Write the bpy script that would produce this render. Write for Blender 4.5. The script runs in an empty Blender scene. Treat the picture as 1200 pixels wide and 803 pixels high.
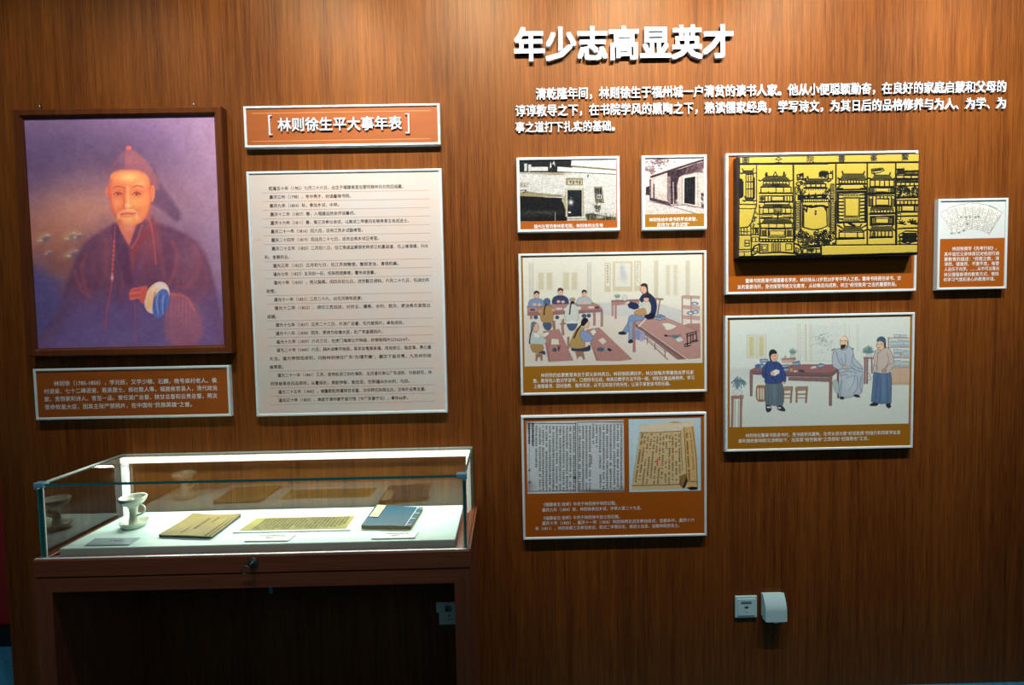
import bpy, bmesh, math, random
import numpy as np
from mathutils import Vector, Matrix

SC = bpy.context.scene
COL = SC.collection

# ------------------------------------------------------------------ camera
F_PX, W_PX, H_PX = 600.0, 1200.0, 803.0
YAW, PITCH, ROLL = 0.00830013, 0.04541344, -0.01958604
CAM = np.array([0.0, -2.0, 1.515])


def cam_rot():
    a, b, c = YAW, PITCH, ROLL
    ca, sa, cb, sb, cc, sc = math.cos(a), math.sin(a), math.cos(b), math.sin(b), math.cos(c), math.sin(c)
    Y = np.array([[ca, 0, sa], [0, 1, 0], [-sa, 0, ca]])
    P = np.array([[1, 0, 0], [0, cb, -sb], [0, sb, cb]])
    Z = np.array([[cc, -sc, 0], [sc, cc, 0], [0, 0, 1]])
    return Y @ P @ Z                     # columns right, up, forward in (x, z, y)


R3 = cam_rot()
SW = np.array([[1, 0, 0], [0, 0, 1], [0, 1, 0]])
RW = SW @ R3                             # the same columns in world axes
cam_d = bpy.data.cameras.new('camera')
cam_o = bpy.data.objects.new('camera', cam_d)
COL.objects.link(cam_o)
M = Matrix.Identity(4)
for i in range(3):
    M[i][0], M[i][1], M[i][2] = RW[i, 0], RW[i, 1], -RW[i, 2]
    M[i][3] = CAM[i]
cam_o.matrix_world = M
cam_d.sensor_width = 36.0
cam_d.lens = 36.0 * F_PX / W_PX
cam_d.clip_start = 0.02
SC.camera = cam_o

# ------------------------------------------------------------------ world, lights, exposure
wd = bpy.data.worlds.new('hall_air')
SC.world = wd
wd.use_nodes = True
wd.node_tree.nodes['Background'].inputs[0].default_value = (0.55, 0.85, 1.0, 1)
wd.node_tree.nodes['Background'].inputs[1].default_value = 0.032
SC.view_settings.view_transform = 'Standard'
SC.view_settings.look = 'None'
SC.view_settings.exposure = 0.17
SC.view_settings.gamma = 1.0
SC.view_settings.use_curve_mapping = False
try:
    SC.cycles.max_bounces = 8
    SC.cycles.transparent_max_bounces = 24
    SC.cycles.caustics_reflective = False
    SC.cycles.caustics_refractive = False
    SC.cycles.use_denoising = True
    SC.cycles.sample_clamp_indirect = 4.0
except Exception:
    pass


def spot(name, loc, aim, power, col, deg, blend=0.9, r=0.035):
    d = bpy.data.lights.new(name, 'SPOT')
    d.energy, d.color, d.spot_size, d.spot_blend, d.shadow_soft_size = power, col, math.radians(deg), blend, r
    o = bpy.data.objects.new(name, d)
    COL.objects.link(o)
    o.location = loc
    o.rotation_euler = (Vector(aim) - Vector(loc)).to_track_quat('-Z', 'Y').to_euler()
    return o


WARM = (1.0, 0.95, 0.86)
for sx, az, pw in ((-1.65, 1.90, 38), (-0.88, 2.20, 82), (-0.12, 2.28, 124), (0.65, 2.30, 150), (1.40, 2.28, 148), (2.10, 2.15, 100)):
    spot('track_spotlight', (sx, -0.95, 3.30), (sx, 0, az), pw, WARM, 73, 1.0)
spot('track_spotlight', (0.80, -0.95, 3.30), (0.72, 0, 2.22), 46, WARM, 40, 1.0)
spot('track_spotlight', (-0.60, -0.95, 3.30), (-0.62, 0, 2.25), 30, WARM, 40, 1.0)
hd = bpy.data.lights.new('hall_fill_light', 'AREA')  # unseen cyan fill overhead, added to brighten the case front and sockets
hd.shape, hd.size, hd.size_y, hd.energy, hd.color = 'RECTANGLE', 3.0, 1.2, 6.0, (0.62, 0.92, 1.0)
ho = bpy.data.objects.new('hall_fill_light', hd)
COL.objects.link(ho)
ho.location = (0.3, -4.2, 3.3)
ho.rotation_euler = (math.radians(48), 0, 0)


# ------------------------------------------------------------------ helpers
def lin(c):
    if isinstance(c, (tuple, list)):
        c = [v / 255.0 for v in c[:3]]
        return tuple((v / 12.92 if v <= 0.04045 else ((v + 0.055) / 1.055) ** 2.4) for v in c)
    return np.where(c <= 0.04045, c / 12.92, ((np.maximum(c, 0) + 0.055) / 1.055) ** 2.4)


def ray(x, y):
    return RW @ np.array([(x - 600.0) / F_PX, -(y - 401.5) / F_PX, 1.0])


def on_wall(x, y, Y):                    # photo pixel -> point of the upright plane y = Y
    d = ray(x, y)
    return CAM + d * ((Y - CAM[1]) / d[1])


def on_level(x, y, Z):                   # photo pixel -> point of the level plane z = Z
    d = ray(x, y)
    return CAM + d * ((Z - CAM[2]) / d[2])


def proj(P):                             # N x 3 world points -> photo pixels
    q = (P - CAM) @ RW
    return 600 + F_PX * q[:, 0] / q[:, 2], 401.5 - F_PX * q[:, 1] / q[:, 2]


def rect_at(tl, tr, bl, br, Y):          # four photo corners -> x0, x1, z0, z1 of a true rectangle
    a, b, c, d = [on_wall(p[0], p[1], Y) for p in (tl, tr, bl, br)]
    return ((a[0] + c[0]) / 2, (b[0] + d[0]) / 2, (c[2] + d[2]) / 2, (a[2] + b[2]) / 2)


MATS = {}


def mat(name, col=(0.5, 0.5, 0.5), rough=0.5, metal=0.0, spec=0.5, emit=None, estr=0.0):
    if name in MATS:
        return MATS[name]
    m = bpy.data.materials.new(name)
    m.use_nodes = True
    b = m.node_tree.nodes['Principled BSDF']
    b.inputs['Base Color'].default_value = (*col, 1)
    b.inputs['Roughness'].default_value = rough
    b.inputs['Metallic'].default_value = metal
    b.inputs['Specular IOR Level'].default_value = spec
    if emit:
        b.inputs['Emission Color'].default_value = (*emit, 1)
        b.inputs['Emission Strength'].default_value = estr
    MATS[name] = m
    return m


def noisy(name, c0, c1, scale, rough=0.5, detail=4, stretch=(1, 1, 1), bump=0.0, spec=0.5):
    if name in MATS:
        return MATS[name]
    m = mat(name, c0, rough, 0, spec)
    nt = m.node_tree
    b = nt.nodes['Principled BSDF']
    tc = nt.nodes.new('ShaderNodeTexCoord')
    mp = nt.nodes.new('ShaderNodeMapping')
    mp.inputs['Scale'].default_value = stretch
    n = nt.nodes.new('ShaderNodeTexNoise')
    n.inputs['Scale'].default_value = scale
    n.inputs['Detail'].default_value = detail
    r = nt.nodes.new('ShaderNodeValToRGB')
    r.color_ramp.elements[0].position, r.color_ramp.elements[1].position = 0.32, 0.68
    r.color_ramp.elements[0].color = (*c0, 1)
    r.color_ramp.elements[1].color = (*c1, 1)
    L = nt.links.new
    L(tc.outputs['Object'], mp.inputs[0]); L(mp.outputs[0], n.inputs['Vector'])
    L(n.outputs['Fac'], r.inputs[0]); L(r.outputs[0], b.inputs['Base Color'])
    if bump:
        bp = nt.nodes.new('ShaderNodeBump')
        bp.inputs['Strength'].default_value = bump
        bp.inputs['Distance'].default_value = 0.002
        L(n.outputs['Fac'], bp.inputs['Height']); L(bp.outputs[0], b.inputs['Normal'])
    return m


def wood(name, dark, light, along='z', rough=0.42, spec=0.4, fine=230.0):
    """veneer: fine streaks, wide figure and a slow change from strip to strip"""
    if name in MATS:
        return MATS[name]
    m = mat(name, dark, rough, 0, spec)
    nt = m.node_tree
    L = nt.links.new
    b = nt.nodes['Principled BSDF']
    tc = nt.nodes.new('ShaderNodeTexCoord')

    def noise(sc, detail=3, rgh=0.6):
        mp = nt.nodes.new('ShaderNodeMapping')
        mp.inputs['Scale'].default_value = sc
        n = nt.nodes.new('ShaderNodeTexNoise')
        n.inputs['Scale'].default_value = 1.0
        n.inputs['Detail'].default_value = detail
        n.inputs['Roughness'].default_value = rgh
        L(tc.outputs['Object'], mp.inputs[0]); L(mp.outputs[0], n.inputs['Vector'])
        return n.outputs['Fac']

    s = {'z': lambda a, c: (a, a, c), 'x': lambda a, c: (c, a, a), 'y': lambda a, c: (a, c, a)}[along]
    n1, n2, n3 = noise(s(fine, 5.0), 3, 0.7), noise(s(46, 0.9), 3), noise(s(5, 0.25), 2)

    def math_(op, a, bb):
        n = nt.nodes.new('ShaderNodeMath'); n.operation = op
        for i, v in enumerate((a, bb)):
            if isinstance(v, (int, float)): n.inputs[i].default_value = v
            else: L(v, n.inputs[i])
        return n.outputs[0]

    f = math_('ADD', math_('ADD', math_('MULTIPLY', n1, 0.52), math_('MULTIPLY', n2, 0.28)), math_('MULTIPLY', n3, 0.20))
    r = nt.nodes.new('ShaderNodeValToRGB')
    e = r.color_ramp.elements
    e[0].position, e[1].position = 0.35, 0.65
    e[0].color, e[1].color = (*dark, 1), (*light, 1)
    L(f, r.inputs[0]); L(r.outputs[0], b.inputs['Base Color'])
    bp = nt.nodes.new('ShaderNodeBump')
    bp.inputs['Strength'].default_value = 0.12
    bp.inputs['Distance'].default_value = 0.001
    L(n1, bp.inputs['Height']); L(bp.outputs[0], b.inputs['Normal'])
    return m


def vcol_mat(name, rough=0.5, spec=0.3):
    if name in MATS:
        return MATS[name]
    m = mat(name, (1, 1, 1), rough, 0, spec)
    a = m.node_tree.nodes.new('ShaderNodeVertexColor')
    a.layer_name = 'ink'
    m.node_tree.links.new(a.outputs['Color'], m.node_tree.nodes['Principled BSDF'].inputs['Base Color'])
    return m


def glass_mat():
    m = bpy.data.materials.new('clear_glass')
    m.use_nodes = True
    nt = m.node_tree
    for n in list(nt.nodes):
        if n.type == 'BSDF_PRINCIPLED': nt.nodes.remove(n)
    out = [n for n in nt.nodes if n.type == 'OUTPUT_MATERIAL'][0]
    t = nt.nodes.new('ShaderNodeBsdfTransparent'); t.inputs[0].default_value = (0.955, 0.985, 0.97, 1)
    g = nt.nodes.new('ShaderNodeBsdfGlossy'); g.inputs['Roughness'].default_value = 0.012
    g.inputs[0].default_value = (1, 1, 1, 1)
    fr = nt.nodes.new('ShaderNodeFresnel'); fr.inputs['IOR'].default_value = 1.80
    mx = nt.nodes.new('ShaderNodeMixShader')
    ge = nt.nodes.new('ShaderNodeNewGeometry')
    inv = nt.nodes.new('ShaderNodeMath'); inv.operation = 'SUBTRACT'; inv.inputs[0].default_value = 1.0
    ml = nt.nodes.new('ShaderNodeMath'); ml.operation = 'MULTIPLY'
    nt.links.new(ge.outputs['Backfacing'], inv.inputs[1])
    nt.links.new(inv.outputs[0], ml.inputs[0]); nt.links.new(fr.outputs[0], ml.inputs[1])
    nt.links.new(ml.outputs[0], mx.inputs[0]); nt.links.new(t.outputs[0], mx.inputs[1])
    nt.links.new(g.outputs[0], mx.inputs[2]); nt.links.new(mx.outputs[0], out.inputs[0])
    return m


def tag(o, label=None, cat=None, group=None, kind=None):
    if label: o['label'] = label
    if cat: o['category'] = cat
    if group: o['group'] = group
    if kind: o['kind'] = kind
    return o


def empty(name, loc, label, cat, group=None):
    o = bpy.data.objects.new(name, None)
    o.empty_display_size = 0.05
    COL.objects.link(o)
    o.location = loc
    return tag(o, label, cat, group)


def obj_from(name, verts, faces, m, parent=None, smooth=False):
    """verts are in world axes; the object sits at the parent's origin"""
    me = bpy.data.meshes.new(name)
    off = Vector(parent_origin(parent))
    me.from_pydata([tuple(Vector(v) - off) for v in verts], [], faces)
    for mm in (m if isinstance(m, (list, tuple)) else [m]): me.materials.append(mm)
    me.update()
    o = bpy.data.objects.new(name, me)
    COL.objects.link(o)
    if parent: o.parent = parent
    if smooth:
        for p in me.polygons: p.use_smooth = True
    return o


def parent_origin(p):
    v = Vector((0, 0, 0))
    while p is not None:
        v = v + Vector(p.location)
        p = p.parent
    return v


def bm_obj(name, bm, m, parent=None, smooth=False):
    me = bpy.data.meshes.new(name)
    off = parent_origin(parent)
    bmesh.ops.translate(bm, verts=bm.verts, vec=-off)
    bmesh.ops.recalc_face_normals(bm, faces=bm.faces)
    bm.to_mesh(me); bm.free()
    for mm in (m if isinstance(m, (list, tuple)) else [m]): me.materials.append(mm)
    o = bpy.data.objects.new(name, me)
    COL.objects.link(o)
    if parent: o.parent = parent
    if smooth:
        for p in me.polygons: p.use_smooth = True
    return o


def add_box(bm, x0, x1, y0, y1, z0, z1, bev=0.0, seg=2):
    r = bmesh.ops.create_cube(bm, size=1.0)
    vs = r['verts']
    for v in vs:
        v.co = Vector(((x0 + x1) / 2 + v.co.x * (x1 - x0), (y0 + y1) / 2 + v.co.y * (y1 - y0), (z0 + z1) / 2 + v.co.z * (z1 - z0)))
    if bev:
        es = set(e for v in vs for e in v.link_edges)
        bmesh.ops.bevel(bm, geom=list(es), offset=bev, segments=seg, affect='EDGES', profile=0.5)


def box(name, x0, x1, y0, y1, z0, z1, m, parent=None, bev=0.0, seg=2, smooth=False):
    bm = bmesh.new()
    add_box(bm, x0, x1, y0, y1, z0, z1, bev, seg)
    return bm_obj(name, bm, m, parent, smooth)


def prism(name, poly, y0, y1, m, parent=None):        # poly of (x, z), extruded in y
    n = len(poly)
    vs = [(x, y0, z) for x, z in poly] + [(x, y1, z) for x, z in poly]
    fs = [tuple(range(n)), tuple(range(2 * n - 1, n - 1, -1))] + [(i, i + n, (i + 1) % n + n, (i + 1) % n) for i in range(n)]
    bm = bmesh.new()
    bv = [bm.verts.new(v) for v in vs]
    for f in fs: bm.faces.new([bv[i] for i in f])
    return bm_obj(name, bm, m, parent)


def lathe(bm, prof, cx, cy, seg=40):
    rings = []
    for r, z in prof:
        rings.append([bm.verts.new((cx + r * math.cos(2 * math.pi * i / seg), cy + r * math.sin(2 * math.pi * i / seg), z)) for i in range(seg)] if r > 1e-6 else [bm.verts.new((cx, cy, z))])
    for a, b in zip(rings, rings[1:]):
        for i in range(seg):
            j = (i + 1) % seg
            if len(a) == 1 and len(b) == 1: continue
            if len(a) == 1: bm.faces.new((a[0], b[i], b[j]))
            elif len(b) == 1: bm.faces.new((a[i], a[j], b[0]))
            else: bm.faces.new((a[i], a[j], b[j], b[i]))


def tube(bm, pts, rad, seg=10, closed=False, flat=1.0):
    pts = [Vector(p) for p in pts]
    n = len(pts)
    rings = []
    for i, p in enumerate(pts):
        a = pts[(i - 1) % n] if (closed or i > 0) else p
        b = pts[(i + 1) % n] if (closed or i < n - 1) else p
        t = (b - a).normalized()
        u = t.cross(Vector((0, 1, 0.01))).normalized()
        w = t.cross(u).normalized()
        r = rad[i] if isinstance(rad, (list, tuple)) else rad
        rings.append([bm.verts.new(p + u * r * math.cos(2 * math.pi * k / seg) + w * r * flat * math.sin(2 * math.pi * k / seg)) for k in range(seg)])
    m = n if closed else n - 1
    for i in range(m):
        a, b = rings[i], rings[(i + 1) % n]
        for k in range(seg):
            bm.faces.new((a[k], a[(k + 1) % seg], b[(k + 1) % seg], b[k]))
    if not closed:
        bm.faces.new(rings[0]); bm.faces.new(rings[-1])


def rails(rect, prof, m, parent, name='frame_rail'):
    """four mitred rails round rect; prof = (inset, y) points from the outer back to the inner back"""
    x0, x1, z0, z1 = rect
    corners = [((x0, z0), (1, 1)), ((x1, z0), (-1, 1)), ((x1, z1), (-1, -1)), ((x0, z1), (1, -1))]
    for k in range(4):
        (a, da), (b, db) = corners[k], corners[(k + 1) % 4]
        bm = bmesh.new()
        A = [bm.verts.new((a[0] + da[0] * i, y, a[1] + da[1] * i)) for i, y in prof]
        B = [bm.verts.new((b[0] + db[0] * i, y, b[1] + db[1] * i)) for i, y in prof]
        n = len(prof)
        for i in range(n):
            j = (i + 1) % n
            bm.faces.new((A[i], A[j], B[j], B[i]))
        bm.faces.new(A); bm.faces.new(B)
        bm_obj(name, bm, m, parent)


# ------------------------------------------------------------------ lettering, made in one batch
JOBS = []


def text_job(s, place, m, parent, name='caption_text', off=0.0, ext=0.0, label=None, kind=None, cell=None):
    """place(mesh xy array, mesh) -> world coordinates"""
    JOBS.append((s, place, m, parent, name, off, ext, label, kind, cell))


def wall_line(s, xl, yl, xr, yr, Y, m, parent, name='caption_line', off=0.0, h=None, squash=1.0):
    """one flat line of print between two photo points, on the plane y = Y"""
    a, b = on_wall(xl, yl, Y), on_wall(xr, yr, Y)
    zc = (a[2] + b[2]) / 2

    def place(v):
        x0, x1 = v[:, 0].min(), v[:, 0].max()
        k = (b[0] - a[0]) / (x1 - x0)
        kz = (h if h else k) * squash
        out = np.empty_like(v)
        out[:, 0] = a[0] + (v[:, 0] - x0) * k
        out[:, 1] = Y
        out[:, 2] = zc + (v[:, 1] - 0.36) * kz
        return out
    text_job(s, place, m, parent, name, off)


def raised_chars(s, xl, yl, xr, yr, Y0, depth, m, parent, off=0.02, tall=1.0, skip=' 　'):
    """each character a raised piece: cells run from xl to xr"""
    a, b = on_wall(xl, yl, Y0), on_wall(xr, yr, Y0)
    n = len(s)
    adv = (b[0] - a[0]) / n
    zc = (a[2] + b[2]) / 2
    for i, ch in enumerate(s):
        if ch in skip: continue

        def place(v, i=i):
            out = np.empty_like(v)
            out[:, 0] = a[0] + (i + v[:, 0]) * adv
            out[:, 1] = Y0 - (v[:, 2] + 0.5) * depth
            out[:, 2] = zc + (v[:, 1] - 0.36) * adv * tall
            return out
        text_job(ch, place, m, parent, 'character', off, 0.5)


def stack_mesh(me, parts):
    n, k = len(me.vertices), len(parts)
    fs = [tuple(p.vertices) for p in me.polygons]
    out = bpy.data.meshes.new('lettering')
    allf = [tuple(i + n * q for i in f) for q in range(k) for f in fs]
    out.from_pydata(np.concatenate(parts).tolist(), [], allf)
    bpy.data.meshes.remove(me)
    return out


def run_jobs():
    tmp = []
    for j in JOBS:
        c = bpy.data.curves.new('lettering', 'FONT')
        c.body = j[0]; c.size = 1.0; c.extrude = j[6]; c.resolution_u = 2
        o = bpy.data.objects.new('lettering', c)
        COL.objects.link(o)
        tmp.append(o)
    dg = bpy.context.evaluated_depsgraph_get()
    for j, o in zip(JOBS, tmp):
        me = bpy.data.meshes.new_from_object(o.evaluated_get(dg))
        n = len(me.vertices)
        co = np.empty(n * 3); me.vertices.foreach_get('co', co)
        v = j[1](co.reshape(-1, 3))
        off = np.array(parent_origin(j[3]))
        if j[5]:                                     # heavier strokes: the glyph laid over itself, nudged
            e = j[5]
            sh = [(-e, -e), (e, e), (-e, e), (e, -e)] if e < 0.035 else [(-e, -e), (e, e), (-e, e), (e, -e), (0, e), (0, -e), (e, 0), (-e, 0)]
            base = co.reshape(-1, 3)
            parts = []
            for q_, (dx_, dy_) in enumerate(sh):
                w_ = j[1](np.concatenate([base + np.array([dx_, dy_, 0]), base[[0]] * 0 + base.min(0), base[[0]] * 0 + base.max(0)]))[:n]
                if j[9] != 'level': w_[:, 1] -= 2e-5 * q_
                else: w_[:, 2] += 2e-5 * q_
                parts.append(w_)
            me = stack_mesh(me, parts)
            v = np.concatenate(parts)
        me.vertices.foreach_set('co', (v - off).ravel())
        me.materials.clear(); me.materials.append(j[2])
        me.name = j[4]
        me.update()
        q = bpy.data.objects.new(j[4], me)
        COL.objects.link(q)
        q.parent = j[3]
        if j[7]: q['label'] = j[7]
        if j[8]: q['kind'] = j[8]
    for o in tmp:
        c = o.data
        bpy.data.objects.remove(o); bpy.data.curves.remove(c)


# ------------------------------------------------------------------ painted prints
def catmull(pts, closed, n=6):
    P = np.array(pts, float)
    m = len(P)
    out = []
    rng = range(m) if closed else range(m - 1)
    for i in rng:
        p0 = P[(i - 1) % m] if (closed or i > 0) else P[i]
        p1, p2 = P[i], P[(i + 1) % m]
        p3 = P[(i + 2) % m] if (closed or i < m - 2) else P[i + 1]
        for t in np.arange(n) / n:
            out.append(0.5 * ((2 * p1) + (-p0 + p2) * t + (2 * p0 - 5 * p1 + 4 * p2 - p3) * t * t + (-p0 + 3 * p1 - 3 * p2 + p3) * t ** 3))
    if not closed: out.append(P[-1])
    return np.array(out)


class Paint:
    """a printed picture: drawn in the units of an enlarged view of it (k view units to a photo pixel)"""

    def __init__(s, x0, y0, x1, y1, ss, base):
        s.x0, s.y0, s.ss = x0, y0, ss
        s.w, s.h = int((x1 - x0) * ss) + 1, int((y1 - y0) * ss) + 1
        s.img = np.empty((s.h, s.w, 3)); s.img[:] = np.array(base) / 255.0
        s.k, s.ox, s.oy = 1.0, 0.0, 0.0
        s.rng = np.random.default_rng(7)

    def view(s, ox, oy, k):
        s.ox, s.oy, s.k = ox, oy, k

    def T(s, pts):
        P = np.array(pts, float).reshape(-1, 2)
        return np.stack([(P[:, 0] / s.k + s.ox - s.x0) * s.ss, (P[:, 1] / s.k + s.oy - s.y0) * s.ss], 1)

    def u(s, v):
        return v / s.k * s.ss

    def _win(s, P, m):
        a = max(int(P[:, 0].min() - m), 0); b = min(int(P[:, 0].max() + m) + 2, s.w)
        c = max(int(P[:, 1].min() - m), 0); d = min(int(P[:, 1].max() + m) + 2, s.h)
        if a >= b or c >= d: return None
        X, Y = np.meshgrid(np.arange(a, b) + 0.0, np.arange(c, d) + 0.0)
        return a, b, c, d, X, Y

    def _mix(s, win, A, col):
        a, b, c, d = win
        A = A[..., None]
        s.img[c:d, a:b] = s.img[c:d, a:b] * (1 - A) + np.array(col) / 255.0 * A

    def _seg(s, X, Y, P, closed):
        D = np.full(X.shape, 1e9)
        n = len(P)
        for i in range(n if closed else n - 1):
            p, q = P[i], P[(i + 1) % n]
            dx, dy = q - p
            L2 = dx * dx + dy * dy + 1e-9
            t = np.clip(((X - p[0]) * dx + (Y - p[1]) * dy) / L2, 0, 1)
            D = np.minimum(D, (X - p[0] - t * dx) ** 2 + (Y - p[1] - t * dy) ** 2)
        return np.sqrt(D)

    def poly(s, pts, col, a=1.0, soft=0, sm=False, ol=None, ow=1.0, oa=1.0):
        P = s.T(pts)
        if sm: P = catmull(P, True)
        so = max(s.u(soft), 1.0)
        w = s._win(P, so + 2)
        if w is None: return
        X, Y = w[4], w[5]
        ins = np.zeros(X.shape, bool)
        n = len(P)
        for i in range(n):
            (xa, ya), (xb, yb) = P[i], P[(i + 1) % n]
            if ya == yb: continue
            c = (ya > Y) != (yb > Y)
            ins ^= c & (X < (xb - xa) * (Y - ya) / (yb - ya) + xa)
        D = s._seg(X, Y, P, True)
        A = np.clip(0.5 + np.where(ins, D, -D) / so, 0, 1) * a
        if soft: A = A * A * (3 - 2 * A) if a == 1 else A
        s._mix(w[:4], A, col)
        if ol: s._mix(w[:4], np.clip(0.5 + s.u(ow) / 2 * getattr(s, 'lw', 1.0) - D, 0, 1) * oa, ol)

    def line(s, pts, col, w=1.0, a=1.0, soft=0, sm=False, closed=False):
        P = s.T(pts)
        if sm: P = catmull(P, closed)
        hw, so = s.u(w) / 2 * getattr(s, 'lw', 1.0), max(s.u(soft), 1.0)
        if hw < 0.5: a, hw = a * max(hw / 0.5, 0.35), 0.5
        wn = s._win(P, hw + so + 1)
        if wn is None: return
        D = s._seg(wn[4], wn[5], P, closed)
        s._mix(wn[:4], np.clip(0.5 + (hw - D) / so, 0, 1) * a, col)

    def ell(s, cx, cy, rx, ry, col, a=1.0, soft=0, rot=0.0, ol=None, ow=1.0):
        t = np.linspace(0, 2 * math.pi, 22, endpoint=False)
        r = math.radians(rot)
        x, y = rx * np.cos(t), ry * np.sin(t)
        s.poly(np.stack([cx + x * math.cos(r) - y * math.sin(r), cy + x * math.sin(r) + y * math.cos(r)], 1), col, a, soft, False, ol, ow)

    def glow(s, cx, cy, rx, ry, col, a=1.0, rot=0.0):
        P = s.T([(cx - 2.2 * max(rx, ry), cy - 2.2 * max(rx, ry)), (cx + 2.2 * max(rx, ry), cy + 2.2 * max(rx, ry))])
        w = s._win(P, 0)
        if w is None: return
        c = s.T([(cx, cy)])[0]
        r = math.radians(rot)
        X, Y = w[4] - c[0], w[5] - c[1]
        u = (X * math.cos(r) + Y * math.sin(r)) / s.u(rx); v = (-X * math.sin(r) + Y * math.cos(r)) / s.u(ry)
        s._mix(w[:4], np.exp(-(u * u + v * v)) * a, col)

    def box(s, x0, y0, x1, y1, col, a=1.0, **k):
        s.poly([(x0, y0), (x1, y0), (x1, y1), (x0, y1)], col, a, **k)

    def rows(s, fn):                       # fn(x, y in view units) -> multiplier field
        X, Y = np.meshgrid(np.arange(s.w) + 0.0, np.arange(s.h) + 0.0)
        s.img *= fn((X / s.ss + s.x0 - s.ox) * s.k, (Y / s.ss + s.y0 - s.oy) * s.k)[..., None]

    def smooth_noise(s, cell):
        gh, gw = int(s.h / cell) + 3, int(s.w / cell) + 3
        g = s.rng.random((gh, gw))
        yi, xi = np.arange(s.h) / cell, np.arange(s.w) / cell
        y0, x0 = yi.astype(int), xi.astype(int)
        fy, fx = (yi - y0)[:, None], (xi - x0)[None]
        fy, fx = fy * fy * (3 - 2 * fy), fx * fx * (3 - 2 * fx)
        a = g[y0][:, x0] * (1 - fx) + g[y0][:, x0 + 1] * fx
        b = g[y0 + 1][:, x0] * (1 - fx) + g[y0 + 1][:, x0 + 1] * fx
        return a * (1 - fy) + b * fy - 0.5

    def grain(s, amt, cell=1.5):
        s.img += s.smooth_noise(cell)[..., None] * amt
        np.clip(s.img, 0, 1, out=s.img)

    def scribble(s, x, y, w, h, col, a=0.85, n=4, lw=None):
        """a character-like blot"""
        r = s.rng
        lw = lw or w * 0.16
        for i in range(n):
            if i % 2 == 0:
                yy = y + h * (0.12 + 0.76 * r.random())
                s.line([(x + w * 0.1 * r.random(), yy), (x + w * (0.85 + 0.15 * r.random()), yy - h * 0.05)], col, lw, a)
            else:
                xx = x + w * (0.2 + 0.6 * r.random())
                s.line([(xx, y + h * 0.05), (xx + w * 0.15 * (r.random() - 0.5), y + h * 0.95)], col, lw, a)

    def sample(s, px, py):
        X = np.clip((px - s.x0) * s.ss, 0, s.w - 1.001); Y = np.clip((py - s.y0) * s.ss, 0, s.h - 1.001)
        x0, y0 = X.astype(int), Y.astype(int)
        fx, fy = (X - x0)[..., None], (Y - y0)[..., None]
        I = s.img
        return (I[y0, x0] * (1 - fx) + I[y0, x0 + 1] * fx) * (1 - fy) + (I[y0 + 1, x0] * (1 - fx) + I[y0 + 1, x0 + 1] * fx) * fy


def print_mesh(name, corners, Y, paint, nx, nz, m, parent, gain=1.0, relief=None, rect=None):
    """flat sheet on the plane y = Y with the picture held as a colour attribute of its points"""
    x0, x1, z0, z1 = rect if rect else rect_at(*corners, Y)
    xs, zs = np.linspace(x0, x1, nx), np.linspace(z0, z1, nz)
    X, Z = np.meshgrid(xs, zs)
    P = np.stack([X.ravel(), np.full(X.size, Y), Z.ravel()], 1)
    px, py = proj(P)
    c = np.clip(paint.sample(px, py), 0, 1)
    if relief:
        dark = 1 - np.clip((c.mean(1) - 0.25) / 0.25, 0, 1)
        P[:, 1] += dark * relief
    return grid_mesh(name, P, nx, nz, lin(c) * gain, m, parent)


def grid_mesh(name, P, nx, nz, c, m, parent):
    off = np.array(parent_origin(parent))
    me = bpy.data.meshes.new(name)
    me.vertices.add(len(P))
    me.vertices.foreach_set('co', (P - off).astype(np.float32).ravel())
    i, j = np.meshgrid(np.arange(nx - 1), np.arange(nz - 1))
    a = (j * nx + i).ravel()
    q = np.stack([a, a + 1, a + 1 + nx, a + nx], 1).ravel()
    nf = len(a)
    me.loops.add(nf * 4); me.loops.foreach_set('vertex_index', q.astype(np.int32))
    me.polygons.add(nf)
    me.polygons.foreach_set('loop_start', (np.arange(nf) * 4).astype(np.int32))
    me.update(calc_edges=True)
    me.validate()
    at = me.attributes.new('ink', 'FLOAT_COLOR', 'POINT')
    at.data.foreach_set('color', np.concatenate([c, np.ones((len(c), 1))], 1).astype(np.float32).ravel())
    me.materials.append(m)
    o = bpy.data.objects.new(name, me)
    COL.objects.link(o)
    if parent: o.parent = parent
    return o

# ------------------------------------------------------------------ materials
WALL = wood('wall_veneer', (0.070, 0.0140, 0.0026), (0.300, 0.092, 0.0150), 'z', rough=0.47, spec=0.26)
WALL.node_tree.nodes['Principled BSDF'].inputs['Specular Tint'].default_value = (1.0, 0.80, 0.50, 1)
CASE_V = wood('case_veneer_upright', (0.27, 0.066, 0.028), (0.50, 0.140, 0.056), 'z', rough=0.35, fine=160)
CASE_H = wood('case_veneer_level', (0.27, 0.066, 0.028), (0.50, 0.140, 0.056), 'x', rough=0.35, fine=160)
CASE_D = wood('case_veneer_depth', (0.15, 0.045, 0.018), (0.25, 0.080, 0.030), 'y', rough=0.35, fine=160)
FRAMEW_V = wood('portrait_wood_upright', (0.085, 0.022, 0.006), (0.19, 0.056, 0.014), 'z', rough=0.3)
ALU = mat('brushed_aluminium', (0.78, 0.92, 0.97), 0.40, 0.0, 0.6)
BROWN = noisy('brown_panel_print', lin((172, 88, 10)), lin((164, 82, 8)), 5.0, 0.6, stretch=(1, 1, 14))
BROWN_F = mat('brown_panel_flat', lin((176, 92, 18)), 0.6, spec=0.2)
OCHRE = mat('ochre_panel_flat', lin((166, 112, 22)), 0.6, spec=0.2)
BACKER = mat('panel_edge', (0.16, 0.17, 0.13), 0.5)
WHITE_INK = mat('white_ink', (0.93, 0.95, 0.95), 0.6)
BLACK_INK = mat('dark_ink', (0.055, 0.035, 0.03), 0.6)
LETTER = mat('white_letter', (0.70, 0.76, 0.82), 0.45)
INK = vcol_mat('printed_ink', 0.55, 0.15)
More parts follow.
